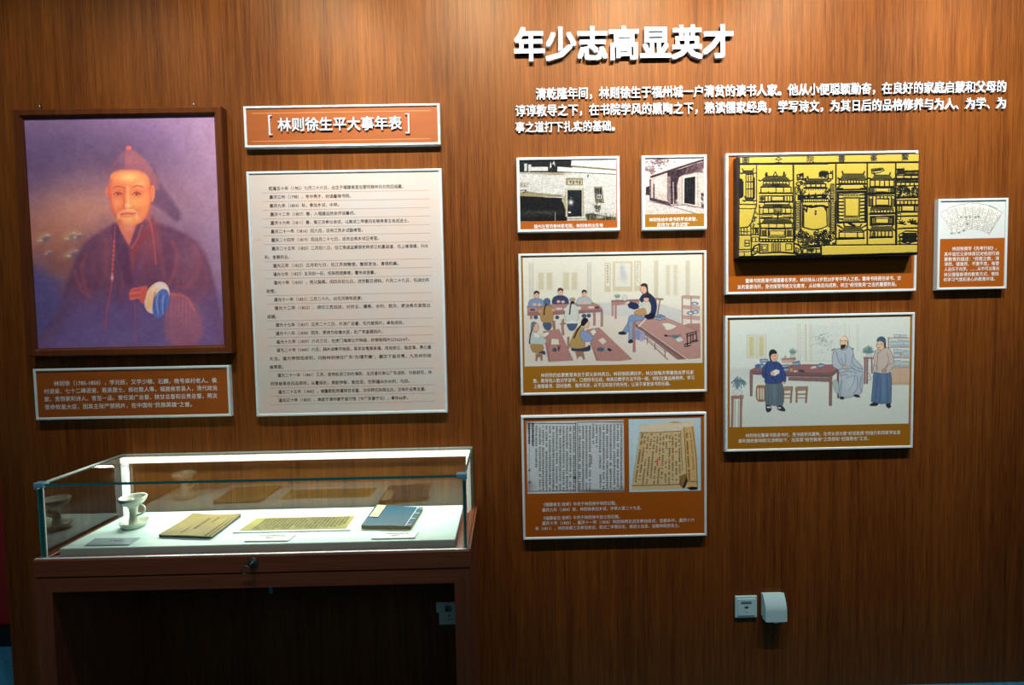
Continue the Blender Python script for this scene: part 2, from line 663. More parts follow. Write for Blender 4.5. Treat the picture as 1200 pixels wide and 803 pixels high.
INK_MATT = vcol_mat('printed_canvas', 0.6, 0.15)
PLASTIC = mat('white_plastic', (0.62, 0.93, 0.97), 0.35)
DARK = mat('dark_hole', (0.01, 0.01, 0.012), 0.6)
GREYP = mat('grey_plastic', (0.16, 0.22, 0.25), 0.4)

# ------------------------------------------------------------------ the setting
FL = 0.0
WX0 = -2.0
w = box('wall_back', WX0, 3.4, 0.0, 0.10, FL, 3.3, WALL); tag(w, kind='structure')
f = noisy('blue_carpet', (0.02, 0.22, 0.42), (0.05, 0.34, 0.60), 60, 0.9, stretch=(1, 1, 1), bump=0.4)
o = box('floor', -4.5, 3.4, -4.5, 3.0, -0.1, FL, f); tag(o, kind='structure')
RED = noisy('dark_red_wall', (0.42, 0.022, 0.020), (0.50, 0.030, 0.024), 4, 0.6)
o = box('wall_left', -4.5, -1.7, 0.435, 0.52, FL, 3.3, RED); tag(o, kind='structure')
o = box('baseboard_left', -4.5, -1.7, 0.40, 0.4349, FL, 0.09, mat('black_skirting', (0.006, 0.006, 0.008), 0.4)); tag(o, kind='structure')

# ------------------------------------------------------------------ wall panels
YF, YP, YT = -0.020, -0.016, -0.0164      # rail front, printed face, ink


def panel(name, corners, face, label, rail=0.0095, depth=0.020, cat='sign', group=None):
    """printed board in a thin aluminium frame; returns root and the frame's rectangle"""
    r = rect_at(*corners, -depth)
    root = empty(name, ((r[0] + r[1]) / 2, 0.0, r[2]), label, cat, group)
    yf = -depth
    box('board', r[0] + 0.002, r[1] - 0.002, -0.0005, 0 - (depth - 0.004), r[2] + 0.002, r[3] - 0.002, [face], root)
    rails(r, [(0, -0.0005), (0, yf + 0.002), (0.002, yf), (rail - 0.002, yf), (rail, yf + 0.002), (rail, -0.0005)], ALU, root)
    return root, r


def board_edge(root, r, depth):
    pass


# 1. biography caption under the portrait
root, r = panel('caption_panel', ((37, 432.5), (268, 428.4), (42.5, 492.8), (270.8, 487.9)), BROWN,
                'brown caption sign with four lines of white text below the oil portrait')
for s, x0, x1, y0, y1 in (
        ('林则徐（1785-1850），字元抚，又字少穆、石麟，晚号竢村老人、俟', 230, 927, 579, 572),
        ('村退叟、七十二峰退叟、瓶泉居士、栎社散人等，福建侯官县人，清代政治', 188, 929, 613, 604),
        ('家、思想家和诗人，官至一品，曾任湖广总督、陕甘总督和云贵总督，两次', 190, 929, 647, 637),
        ('受命钦差大臣，因其主张严禁鸦片，在中国有“民族英雄”之誉。', 192, 820, 682, 673)):
    k = 3.648
    wall_line(s, x0 / k, 290 + y0 / k, x1 / k, 290 + y1 / k, YT, WHITE_INK, root, off=0.012, h=0.0212)

# 2. header plate over the chronology
root, r = panel('title_plate', ((284, 124.2), (515, 121.1), (287.3, 172.7), (516.3, 170.3)), BROWN,
                'brown title sign with raised white bracketed heading above the pale timeline')
k, ox, oy = 4.227, 275, 110
raised_chars('林则徐生平大事年表', ox + 215 / k, oy + 155 / k, ox + 830 / k, oy + 149 / k, -0.016, 0.006, LETTER, root, off=0.019, tall=1.02)
for xa, xb, ya, yb, side in ((169, 190, 108, 207, 1), (845, 868, 100, 198, -1)):
    a, b = on_wall(ox + xa / k, oy + ya / k, -0.016), on_wall(ox + xb / k, oy + yb / k, -0.016)
    x0, x1, z1, z0 = a[0], b[0], a[2], b[2]
    t, q = 0.0055, 0.0042
    if side == 1: pts = [(x0, z0), (x1, z0), (x1, z0 + q), (x0 + t, z0 + q), (x0 + t, z1 - q), (x1, z1 - q), (x1, z1), (x0, z1)]
    else: pts = [(x0, z0), (x1, z0), (x1, z1), (x0, z1), (x0, z1 - q), (x1 - t, z1 - q), (x1 - t, z0 + q), (x0, z0 + q)]
    prism('bracket', pts, -0.016, -0.022, LETTER, root)
for ya, yb in ((92, 88), (232, 226)):
    a, b = on_wall(ox + 85 / k, oy + ya / k, YT), on_wall(ox + 970 / k, oy + yb / k, YT)
    zc = (a[2] + b[2]) / 2
    box('gold_rule', a[0], b[0], -0.0163, -0.0158, zc - 0.0012, zc + 0.0012, mat('pale_gold_ink', lin((226, 150, 90)), 0.5), root)

# 3. the chronology
cream = noisy('cream_print_paper', lin((220, 216, 212)), lin((230, 212, 200)), 9.0, 0.55, detail=5)
root, r = panel('timeline_panel', ((287.3, 200.4), (517, 198), (301.2, 488.3), (524.8, 483.6)), cream,
                'large pale cream timeline board with rows of small dark text and thin rules')
CHR = [('乾隆五十年（1785）七月二十六日，出生于福建侯官左营司巷林氏北院后祖屋。', 1, 315, 472.5),
       ('嘉庆三年（1798），考中秀才，就读鳌峰书院。', 1, 315.6, 411),
       ('嘉庆九年（1804）秋，参加乡试，中举。', 1, 316, 397),
       ('嘉庆十二年（1807）春，入福建巡抚张师诚幕府。', 1, 316.6, 416),
       ('嘉庆十六年（1811）春，第三次参加会试，以殿试二甲第四名朝考第五名成进士。', 1, 317, 479),
       ('嘉庆二十一年（1816）闰六月，派充江西乡试副考官。', 1, 317.4, 425),
       ('嘉庆二十四年（1819）闰四月二十七日，派充云南乡试正考官。', 1, 317.8, 444),
       ('嘉庆二十五年（1820）二月初八日，任江南道监察御史转浙江杭嘉湖道，任上修海塘，兴水', 0, 318.4, 502),
       ('利，发展农业。', 1, 310, 339),
       ('道光三年（1823）正月初七日，任江苏按察使，整顿吏治，清理积案。', 1, 319.5, 467),
       ('道光七年（1827）五月初一日，任陕西按察使，署布政使事。', 1, 320, 440),
       ('道光十年（1830），丧父服阕，闰四月初七日，进京觐见候缺。六月二十九日，任湖北布', 0, 320.4, 503),
       ('政使。', 1, 312, 323),
       ('道光十一年（1831）二月二十九，出任河南布政使。', 1, 321, 424.5),
       ('道光十二年（1832），调任江苏巡抚，对农业、漕务、水利、救灾、吏治各方面做出', 0, 321.6, 504),
       ('成绩。', 1, 313, 324),
       ('道光十七年（1837）正月二十二日，升湖广总督，任内禁鸦片，卓有成效。', 1, 322.8, 473),
       ('道光十八年（1838）回京，受命为钦差大臣，赴广东查禁鸦片。', 1, 323, 448.5),
       ('道光十九年（1839）六月三日，在虎门海滩公开销烟，共销毁鸦片2376254斤。', 1, 323.6, 480),
       ('道光二十年（1840）六月，鸦片战争开始后，英军攻粤闽未逞，改攻浙江，陷定海，再北侵', 0, 324, 505),
       ('大沽，道光帝惊恐求和，归咎林则徐在广东“办理不善”，屡次下旨斥责，九月林则徐', 0, 315.5, 505.5),
       ('被革职。', 1, 316, 332),
       ('道光二十一年（1841）三月，受命赴浙江协办海防，五月道光帝以广东战败，归咎前任，林', 0, 325, 506),
       ('则徐被革去四品卿衔，从重惩处，发配伊犁，到任后，在新疆兴办水利，屯田。', 1, 317, 480),
       ('道光二十五年（1845），被重新起用署陕甘总督，次年转任陕西巡抚，次年升云贵总督。', 1, 326, 499),
       ('道光三十年（1850），病逝于潮州普宁县行馆（今广东普宁北），享年66岁。', 1, 326.5, 478)]
z_top, z_bot = on_wall(393, 219.8, YT)[2], on_wall(400, 467.8, YT)[2]
X_L = (on_wall(305, 235, YT)[0] + on_wall(318.5, 470, YT)[0]) / 2
X_R = (on_wall(504, 235, YT)[0] + on_wall(509, 465, YT)[0]) / 2
rule = mat('tan_rule_ink', lin((205, 178, 160)), 0.6)
for i, (s, end, xa, xb) in enumerate(CHR):
    zc = z_top + (z_bot - z_top) * i / 25.0
    ym = 219.8 + 9.92 * i
    xs = on_wall(xa, ym, YT)[0]; xe = on_wall(xb, ym, YT)[0]

    def place(v, xs=xs, xe=xe, zc=zc):
        x0, x1 = v[:, 0].min(), v[:, 0].max()
        kx = (xe - xs) / (x1 - x0)
        return np.stack([xs + (v[:, 0] - x0) * kx, np.full(len(v), YT), zc + (v[:, 1] - 0.36) * 0.0158], 1)
    text_job(s, place, BLACK_INK, root, 'text_line', 0.006)
    if end:
        zr = zc + (z_bot - z_top) / 50.0
        box('rule', X_L, X_R, -0.0163, -0.0158, zr - 0.0009, zr + 0.0009, rule, root)

# 4. title lettering and paragraph fixed straight on the wall
k, ox, oy = 4.0, 590, 20
a = on_wall(611, 53, 0)
root = empty('wall_heading', (a[0], 0.0, a[2]), 'large raised white heading characters across the upper right of the wood wall', 'lettering')
raised_chars('年少志高显英才', ox + 47 / k, oy + 139 / k, ox + 1074 / k, oy + 128 / k, 0.0, 0.015, LETTER, root, off=0.029, tall=1.08)
a = on_wall(604, 150, 0)
root = empty('wall_paragraph', (a[0], 0.0, a[2]), 'three lines of small raised white characters on the wood wall under the heading', 'lettering')
raised_chars('清乾隆年间，林则徐生于福州城一户清贫的读书人家。他从小便聪颖勤奋，在良好的家庭启蒙和父母的', 627.8, 111.8, 1178, 101.6, 0.0, 0.007, LETTER, root, off=0.017, tall=1.15)
raised_chars('谆谆教导之下，在书院学风的熏陶之下，熟读儒家经典，学写诗文，为其日后的品格修养与为人、为学、为', 603.8, 131.6, 1178, 121.0, 0.0, 0.007, LETTER, root, off=0.017, tall=1.15)
raised_chars('事之道打下扎实的基础。', 603.8, 150.0, 727.5, 148.4, 0.0, 0.007, LETTER, root, off=0.017, tall=1.15)


def captions(root, rows, ox, oy, k, h, off=0.012, ink=None):
    for s, xa, ya, xb, yb in rows:
        wall_line(s, ox + xa / k, oy + ya / k, ox + xb / k, oy + yb / k, YT, ink or WHITE_INK, root, off=off, h=h)


# 5. eight framed picture panels
p_photo1, _ = panel('photo_panel', ((605.2, 184.8), (726.7, 182.6), (606.6, 272.4), (726.3, 270.5)), BROWN_F,
                    'small framed black and white photo of a plastered house wall with dark doorway', rail=0.011, cat='picture', group='small photo panels')
captions(p_photo1, [('福州左营司巷林家宅院，林则徐的出生地', 150, 443, 547, 437)], 595, 175, 4.898, 0.0165)
p_photo2, _ = panel('photo_panel', ((752.2, 182.8), (828.8, 180.5), (752.8, 270.5), (828.4, 268.3)), OCHRE,
                    'small narrow framed sepia photo of a lane house with a dark open doorway', rail=0.011, cat='picture', group='small photo panels')
captions(p_photo2, [('林则徐幼年读书的罗氏家塾，', 812, 405, 1088, 401), ('后改为“罗氏试馆”', 857, 434, 1042, 431)], 595, 175, 4.898, 0.0165)
p_board, _ = panel('woodblock_panel', ((851.7, 179.6), (1077.5, 176.3), (850.1, 345.3), (1073.2, 341.5)), BROWN_F,
                   'wide framed brown sign behind the yellow carved printing block', cat='sign')
captions(p_board, [('鳌峰书院是清代福建著名学府，林则徐从13岁到20岁考中举人之前，鳌峰书院是他读书、交', 150, 710, 962, 696),
                   ('友的重要场所，是他接受传统文化教育，从幼稚走向成熟，树立“经世致用”之志的重要阶段。', 108, 742, 940, 728)], 840, 170, 4.46, 0.0180, off=0.018)
p_fan, _ = panel('document_panel', ((1100.4, 233), (1181.7, 232.1), (1098, 339.9), (1180.6, 339)), BROWN_F,
                 'small upright sign at far right with a fan of manuscript pages over white text', cat='sign', group='document panels')
captions(p_fan, [('林则徐撰写《先考行状》，', 190, 441, 512, 439), ('其中追忆父亲林宾日对他进行启', 133, 481, 530, 476),
                 ('蒙教育的描述：“府君之教，谆', 133, 517, 530, 514), ('谆然、循循然、不激不怠，每使', 133, 553, 530, 549),
                 ('人自乐于向学。……从中可以看出', 133, 590, 530, 585), ('林父循循善诱的教育方式、愉快', 130, 629, 528, 624),
                 ('的学习气氛和身心的教育环境。', 130, 666, 500, 661)], 1085, 220, 6.174, 0.0165, off=0.014)
p_school, _ = panel('painting_panel', ((606.9, 297.7), (828, 293.5), (611, 463.5), (828.7, 459.6)), OCHRE,
                    'framed colour painting of a village school with pupils at red tables', cat='picture', group='painting panels')
captions(p_school, [('林则徐的启蒙教育来自于其父亲林宾日。林则徐刚满四岁，林父就每天带着他去罗氏家', 147, 672, 925, 659),
                    ('塾，教导他入塾识字读书，口授四书五经。林宾日教学方法不同一般，特别注重品格修养、学习', 108, 700, 927, 687),
                    ('上循循善诱、因材施教、循序渐进，从不压抑孩子的天性，让孩子享受读书的乐趣。', 110, 729, 805, 716)], 600, 285, 4.342, 0.0176)
p_docs, _ = panel('document_panel', ((610.3, 487.3), (828, 483.8), (613.4, 632.8), (828.7, 628.7)), BROWN_F,
                  'framed brown sign with two photographs of old printed book pages side by side', cat='sign', group='document panels')
captions(p_docs, [('《福建省志·选举》中关于林则徐中举的记载。', 180, 565, 595, 561), ('嘉庆九年（1804）秋，林则徐参加乡试，中举人第二十九名。', 172, 596, 740, 588),
                  ('《福建省志·选举》中关于林则徐中进士的记载。', 180, 643, 615, 638),
                  ('嘉庆十年（1805）、嘉庆十一年（1806）林则徐两次进京参加会试，但都未中。嘉庆十六', 172, 670, 1040, 659),
                  ('年（1811），林则徐第三次参加会试，殿试二甲第四名，赐进士出身，选翰林院庶吉士。', 133, 701, 955, 690)], 600, 475, 4.867, 0.0165)
p_paint, _ = panel('painting_panel', ((849.4, 370.7), (1072.5, 365.8), (850.8, 529.4), (1070.2, 525.8)), OCHRE,
                   'framed colour painting of three robed figures round a desk in a study', cat='picture', group='painting panels')
captions(p_paint, [('林则徐在鳌峰书院读书时，受书院学风熏陶，在师长郑光策“经世致用”的指引和同辈学友显', 150, 693, 960, 679),
                   ('章积德的影响和交流帮助下，加深其“经世致用”之思想和“经国救世”之志。', 113, 721, 795, 711)], 840, 355, 4.461, 0.0172)

# 6. portrait in its wooden frame
YPF = -0.040
rp = rect_at((12, 127), (257.8, 125), (33, 417.5), (272, 414.7), YPF)
p_port = empty('framed_portrait', ((rp[0] + rp[1]) / 2, 0, rp[2]), 'large oil portrait of an old bearded man in a brown wooden frame', 'painting')
rails(rp, [(0, -0.0005), (0, YPF + 0.004), (0.004, YPF), (0.022, YPF + 0.001), (0.029, YPF + 0.010), (0.031, YPF + 0.010), (0.031, -0.0005)], FRAMEW_V, p_port)
box('backing', rp[0] + 0.004, rp[1] - 0.004, -0.024, -0.0006, rp[2] + 0.004, rp[3] - 0.004, mat('dark_backing', (0.02, 0.012, 0.01), 0.7), p_port)
for px, py in ((47, 123), (227.3, 120.8)):
    a = on_wall(px, py, -0.008)
    bm = bmesh.new()
    tube(bm, [(a[0] - 0.004, -0.0005, a[2] + 0.004), (a[0] - 0.003, -0.010, a[2] + 0.003), (a[0] + 0.002, -0.012, a[2] - 0.005), (a[0] + 0.004, -0.012, rp[3] - 0.002)], 0.0018, 8)
    bm_obj('hanging_hook', bm, mat('dull_steel', (0.25, 0.24, 0.22), 0.35, 0.8), p_port, True)

# ------------------------------------------------------------------ display case
X0, X1 = -1.516, -0.146
GF, GB = -0.371, -0.004
GT, GL = 1.018, 0.770                       # glass top and foot
DK = 0.789                                  # top of the white deck
case = empty('display_case', ((X0 + X1) / 2, GF / 2, 0), 'glass-topped display case on a dark red wooden table with lit white deck', 'showcase')
WX_0, WX_1, WF = X0 - 0.018, X1 + 0.014, GF - 0.012
AP_T, AP_B, RL_T, RL_B = 0.7745, 0.7165, 0.713, 0.668


def wbox(name, *a, m=None, bev=0.002, label=None):
    o = box(name, *a, m, case, bev, 1)
    if label: o['label'] = label
    return o


LEGW = 0.056
# apron tray that carries the glass: four sides and a bottom
wbox('apron', WX_0, WX_1, WF, WF + 0.022, AP_B, AP_T, m=CASE_H, bev=0.003)
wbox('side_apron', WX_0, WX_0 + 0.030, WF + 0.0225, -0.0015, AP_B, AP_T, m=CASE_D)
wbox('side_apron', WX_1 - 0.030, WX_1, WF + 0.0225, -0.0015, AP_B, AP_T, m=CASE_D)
wbox('tray_floor', WX_0 + 0.0305, WX_1 - 0.0305, WF + 0.0225, -0.0015, AP_B + 0.010, 0.762, m=CASE_H, bev=0)
bx0, bx1 = WX_0 + 0.001, WX_1 - 0.001
for o_, i_ in ((bx1, bx1 - 0.006), (bx1 - 0.010, bx1 - 0.0135)):
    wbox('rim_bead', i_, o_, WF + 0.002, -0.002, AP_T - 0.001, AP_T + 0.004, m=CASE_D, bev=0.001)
# lower frame: mitred rail and legs, side boards run back to the wall
prism('frame_top_rail', [(WX_0, RL_T), (WX_1, RL_T), (WX_1 - LEGW, RL_B), (WX_0 + LEGW, RL_B)], WF + 0.001, WF + 0.028, CASE_H, case)
prism('leg', [(WX_0, FL), (WX_0 + LEGW, FL), (WX_0 + LEGW, RL_B), (WX_0, RL_T)], WF + 0.001, WF + 0.028, CASE_V, case)
prism('leg', [(WX_1 - LEGW, FL), (WX_1, FL), (WX_1, RL_T), (WX_1 - LEGW, RL_B)], WF + 0.001, WF + 0.028, CASE_V, case)
wbox('side_board', WX_0 + 0.001, WX_0 + LEGW - 0.002, WF + 0.0285, -0.0015, FL, RL_T, m=CASE_V)
wbox('side_board', WX_1 - LEGW + 0.002, WX_1 - 0.001, WF + 0.0285, -0.0015, FL, RL_T, m=CASE_V)
wbox('table_top', WX_0 + LEGW - 0.002, WX_1 - LEGW + 0.002, WF + 0.0285, -0.0015, RL_B + 0.012, RL_T, m=CASE_H, bev=0)
wbox('shadow_gap_strip', WX_0 + 0.006, WX_1 - 0.006, WF + 0.006, -0.003, RL_T + 0.0003, AP_B - 0.0003, m=DARK, bev=0)

# white deck
dk = box('deck', X0 + 0.0255, X1 - 0.041, GF + 0.038, GB - 0.010, 0.7625, DK, noisy('white_deck_board', (0.60, 0.80, 0.78), (0.64, 0.83, 0.80), 3, 0.5), case, 0.003, 2)
dk['label'] = 'white lit platform'

# glass
GLASS = glass_mat()
EDGE = mat('green_glass_edge', (0.02, 0.30, 0.30), 0.15, 0, 0.8)
EDGE_L = mat('pale_glass_joint', (0.55, 0.62, 0.55), 0.3)
GE = 0.008


def pane(x0, x1, y0, y1, z0, z1, edge=True):
    """pane with polished edges: the two big faces are clear, the four narrow ones green"""
    bm = bmesh.new()
    add_box(bm, x0, x1, y0, y1, z0, z1)
    d = (x1 - x0, y1 - y0, z1 - z0)
    ax = d.index(min(d))
    for f_ in bm.faces:
        f_.normal_update()
        f_.material_index = 0 if abs(f_.normal[ax]) > 0.5 else (1 if (f_.normal[1] < -0.5 or ax != 2) else 2)
    return bm_obj('glass_pane', bm, [GLASS, EDGE, EDGE_L], case)


pane(X0, X1, GF, GB, GT - GE, GT)                                        # top
pane(X0, X1, GF + 0.0005, GF + GE, AP_T - 0.008, GT - GE - 0.0006)        # front
pane(X0, X0 + GE, GF + GE + 0.0004, GB, AP_T - 0.008, GT - GE - 0.0006)   # left
pane(X1 - GE, X1, GF + GE + 0.0004, GB, AP_T - 0.008, GT - GE - 0.0006)   # right
pane(X0 + GE + 0.001, X1 - GE - 0.001, GB - 0.010, GB - 0.004, 0.765, GT - GE - 0.001)
# bonded joints along the inner front edges, their highlight put in as pale colour
box('joint_strip', X0 + GE, X1 - GE, GF + GE + 0.0003, GF + GE + 0.0023, GT - GE - 0.0032, GT - GE - 0.0008, EDGE_L, case)
box('joint_strip', X0 + GE + 0.0005, X0 + GE + 0.004, GF + GE + 0.0003, GF + GE + 0.0040, AP_T, GT - GE - 0.004, EDGE_L, case)
box('joint_strip', X1 - GE - 0.0025, X1 - GE - 0.0005, GF + GE + 0.0003, GF + GE + 0.0030, AP_T, GT - GE - 0.004, EDGE_L, case)
# foot bead in front of the pane
box('foot_bead', WX_0 + 0.004, X1 + 0.004, WF + 0.002, GF - 0.0005, AP_T + 0.0002, AP_T + 0.0032, mat('clear_bead', (0.62, 0.66, 0.72), 0.25, 0.0, 0.7), case, 0.001, 1)
# corner clips
CLIP = mat('blue_clear_clip', (0.30, 0.62, 0.85), 0.15, 0, 0.8)
for xa, xb in ((X0 - 0.007, X0 + 0.026), (X1 - 0.028, X1 + 0.005)):
    bm = bmesh.new()
    add_box(bm, xa, xb, GF - 0.005, GF + 0.018, GT - GE - 0.004, GT + 0.005, 0.003, 2)
    add_box(bm, xa + (0 if xa < -1 else 0.021), xa + (0.012 if xa < -1 else 0.033), GF - 0.004, GF + 0.012, GT - GE - 0.010, GT - GE - 0.002, 0.002, 2)
    bm_obj('corner_clip', bm, CLIP, case)

# light strip along the back top edge and down the posts
TUBE = mat('lit_diffuser', (0.9, 0.9, 0.88), 0.4, emit=(1.0, 0.97, 0.82), estr=1.45)
POST = mat('lit_post', (0.85, 0.88, 0.84), 0.4, emit=(0.92, 1.0, 0.92), estr=0.75)
ls = box('light_strip', X0 + GE + 0.002, X1 - GE - 0.002, GB - 0.030, GB - 0.011, GT - GE - 0.023, GT - GE - 0.0015, TUBE, case, 0.002, 1)
ls['label'] = 'glowing white light strip'
box('post', X0 + GE + 0.002, X0 + GE + 0.024, GB - 0.028, GB - 0.011, DK - 0.027, GT - GE - 0.027, POST, case, 0.002, 1)
box('post', X1 - GE - 0.018, X1 - GE - 0.002, GB - 0.028, GB - 0.011, 0.7625, GT - GE - 0.027, POST, case, 0.002, 1)

bl_d = bpy.data.lights.new('case_led_light', 'AREA')
bl_d.shape, bl_d.size, bl_d.size_y, bl_d.energy, bl_d.color = 'RECTANGLE', X1 - X0 - 0.06, 0.018, 4.4, (0.96, 1.0, 0.86)
bl_o = bpy.data.objects.new('case_led_light', bl_d)
COL.objects.link(bl_o)
bl_o.location = ((X0 + X1) / 2, GB - 0.034, GT - GE - 0.030)
bl_o.rotation_euler = (math.radians(-42), 0, 0)

# lock knob on the apron, ring hangs off it
BR = mat('aged_brass', (0.30, 0.30, 0.24), 0.28, 0.9)
BR2 = mat('polished_brass', (0.62, 0.55, 0.40), 0.25, 0.95)
k = 13.38
c = on_wall(270 + 345 / k, 640 + 270 / k, WF - 0.004)
rn = on_wall(270 + 245 / k, 640 + 378 / k, WF - 0.010)
bm = bmesh.new()
prof = [(0.0, 0.0), (0.017, 0.0), (0.017, 0.0015), (0.0155, 0.003), (0.0135, 0.0022), (0.012, 0.0032), (0.0105, 0.0048), (0.0085, 0.0042), (0.0072, 0.006), (0.005, 0.0075), (0.0045, 0.011), (0.0055, 0.0135), (0.004, 0.016), (0.0, 0.017)]
seg = 32
lathe(bm, prof, 0, 0, seg)
bmesh.ops.rotate(bm, verts=bm.verts, cent=(0, 0, 0), matrix=Matrix.Rotation(math.radians(90), 3, 'X'))
bmesh.ops.translate(bm, verts=bm.verts, vec=(c[0], WF, c[2]))
kn = bm_obj('knob', bm, BR, case, True)
bm = bmesh.new()
tube(bm, [(rn[0] + 0.0148 * math.cos(t), WF - 0.010 - 0.003 * math.sin(t), rn[2] + 0.0148 * math.sin(t)) for t in np.linspace(0, 2 * math.pi, 33)[:-1]], 0.0019, 8, True)
o = bm_obj('ring_pull', bm, BR2, kn, True)
# scrap of blue tape under the rail
a = on_wall(314.7, 688.5, WF + 0.005); b = on_wall(319.5, 696, WF + 0.005)
o = box('blue_tape_tab', a[0], b[0], WF + 0.006, WF + 0.0075, b[2], RL_B + 0.0, mat('blue_tape', (0.03, 0.22, 0.36), 0.5), case)

# ------------------------------------------------------------------ exhibits on the deck
CERAM = noisy('celadon_glaze', (0.50, 0.55, 0.46), (0.62, 0.66, 0.56), 30, 0.22, spec=0.6)
lx, ly = -1.369, -0.160
lamp = empty('oil_lamp', (lx, ly, DK), 'pale glazed porcelain pedestal oil lamp with blue flower and small handle', 'lamp')
z = DK
prof = [(0, 0.0003), (0.030, 0.0003), (0.034, 0.002), (0.0405, 0.011), (0.0450, 0.021), (0.0455, 0.0225), (0.0435, 0.0225), (0.039, 0.013), (0.032, 0.0065), (0.018, 0.006)]
bm = bmesh.new(); lathe(bm, [(r_, z + h_) for r_, h_ in prof], lx, ly, 48)
for v in bm.verts:
    if v.co.z > z + 0.015: v.co.z += 0.0016 * math.sin(3 * math.atan2(v.co.y - ly, v.co.x - lx)) 
bm_obj('base_dish', bm, CERAM, lamp, True)
bm = bmesh.new(); lathe(bm, [(r_, z + h_) for r_, h_ in [(0.0185, 0.0062), (0.0185, 0.012), (0.0165, 0.020), (0.0140, 0.032), (0.0128, 0.045), (0.0130, 0.058), (0.0150, 0.070), (0.0190, 0.078), (0.0240, 0.082)]], lx, ly, 40)
bm_obj('stem', bm, CERAM, lamp, True)
prof = [(0.0200, 0.079), (0.0300, 0.0845), (0.0385, 0.0930), (0.0432, 0.102), (0.0440, 0.108), (0.0425, 0.111), (0.0395, 0.1105), (0.0375, 0.107), (0.034, 0.098), (0.022, 0.090), (0.0, 0.088)]
bm = bmesh.new(); lathe(bm, [(r_, z + h_) for r_, h_ in prof], lx, ly, 48)
bowl = bm_obj('bowl', bm, CERAM, lamp, True)
bm = bmesh.new(); lathe(bm, [(r_, z + h_) for r_, h_ in [(0.0075, 0.088), (0.0055, 0.096), (0.0045, 0.1045), (0.003, 0.1045), (0.003, 0.098), (0, 0.098)]], lx - 0.004, ly, 20)
bm_obj('wick_tube', bm, CERAM, lamp, True)
bm = bmesh.new()
hp = [(lx + 0.012, z + 0.043), (lx + 0.022, z + 0.0450), (lx + 0.034, z + 0.052), (lx + 0.040, z + 0.062), (lx + 0.038, z + 0.073), (lx + 0.030, z + 0.079), (lx + 0.022, z + 0.080)]
tube(bm, [(p[0], ly, p[1]) for p in catmull(hp, False, 4)], 0.0042, 12)
bm_obj('handle', bm, CERAM, lamp, True)
# blue brushed flower on the bowl: petals of glaze lying on the surface
BLUE = mat('cobalt_glaze', (0.01, 0.10, 0.42), 0.2)
bm = bmesh.new()
rnd = random.Random(3)


def on_bowl(ang, h):
    hs = [0.0845, 0.0930, 0.102, 0.108]; rs = [0.0300, 0.0385, 0.0432, 0.0440]
    r_ = float(np.interp(h, hs, rs)) + 0.0006
    return Vector((lx + r_ * math.cos(ang), ly + r_ * math.sin(ang), z + h))


def petal(ca, ch, da, dh):
    vs = [bm.verts.new(on_bowl(ca + da * math.cos(t), ch + dh * math.sin(t))) for t in np.linspace(0, 2 * math.pi, 9)[:-1]]
    bm.faces.new(vs)


cen = math.radians(-118)
for t in range(6):
    petal(cen - 0.25 + 0.17 * math.cos(t * 1.05), 0.1035 + 0.0040 * math.sin(t * 1.05), 0.12, 0.0028)
for da, h_ in ((0.08, 0.1015), (0.18, 0.1050), (0.28, 0.1020), (0.38, 0.1055), (0.50, 0.1030), (-0.62, 0.103)):
    petal(cen + da, h_, 0.09, 0.0020)
pts = [on_bowl(cen - 0.1 + t, 0.1060 + 0.0005 * math.sin(t * 4)) for t in np.linspace(0, 1.1, 12)]
tube(bm, pts, 0.0009, 6)
bm_obj('blue_flower', bm, BLUE, bowl)


def slab_from(quad, zb, zt, name, m, parent, smooth=False):
    """slab with a four-cornered top given in photo pixels, top at zt"""
    P = [on_level(x, y, zt) for x, y in quad]
    vs = [(p[0], p[1], zt) for p in P] + [(p[0], p[1], zb) for p in P]
    fs = [(0, 1, 2, 3), (7, 6, 5, 4)] + [(i, i + 4, (i + 1) % 4 + 4, (i + 1) % 4) for i in range(4)]
    bm_ = bmesh.new()
    bv = [bm_.verts.new(v) for v in vs]
    for f_ in fs: bm_.faces.new([bv[i] for i in f_])
    return bm_obj(name, bm_, m, parent), P


def quad_pt(P, u, v):                        # u left->right, v back->front
    tl, tr, br, bl = P
    return tl * (1 - u) * (1 - v) + tr * u * (1 - v) + br * u * v + bl * (1 - u) * v


def deck_text(s, P, u0, u1, v, h, zt, m, parent, name='caption_line', off=0.0):
    a, b = quad_pt(P, u0, v), quad_pt(P, u1, v)
    d = b - a
    fw = np.array([-d[1], d[0], 0]) / np.linalg.norm(d)

    def place(q):
        x0, x1 = q[:, 0].min(), q[:, 0].max()
        t = (q[:, 0] - x0) / (x1 - x0)
        out = a + t[:, None] * d + ((q[:, 1] - 0.36) * h)[:, None] * fw
        out[:, 2] = zt
        return out
    text_job(s, place, m, parent, name, off, cell='level')


def card(quad, label, rows, m):
    c_ = on_level(*quad[3], DK)
    root = empty('label_card', (c_[0], c_[1], DK), label, 'label', 'label cards on the deck')
    o_, P = slab_from(quad, DK + 0.0002, DK + 0.0035, 'card', m, root)
    for s, u0, u1, v, h in rows:
        deck_text(s, P, u0, u1, v, h, DK + 0.0038, BLACK_INK, root, 'text_line', 0.02)


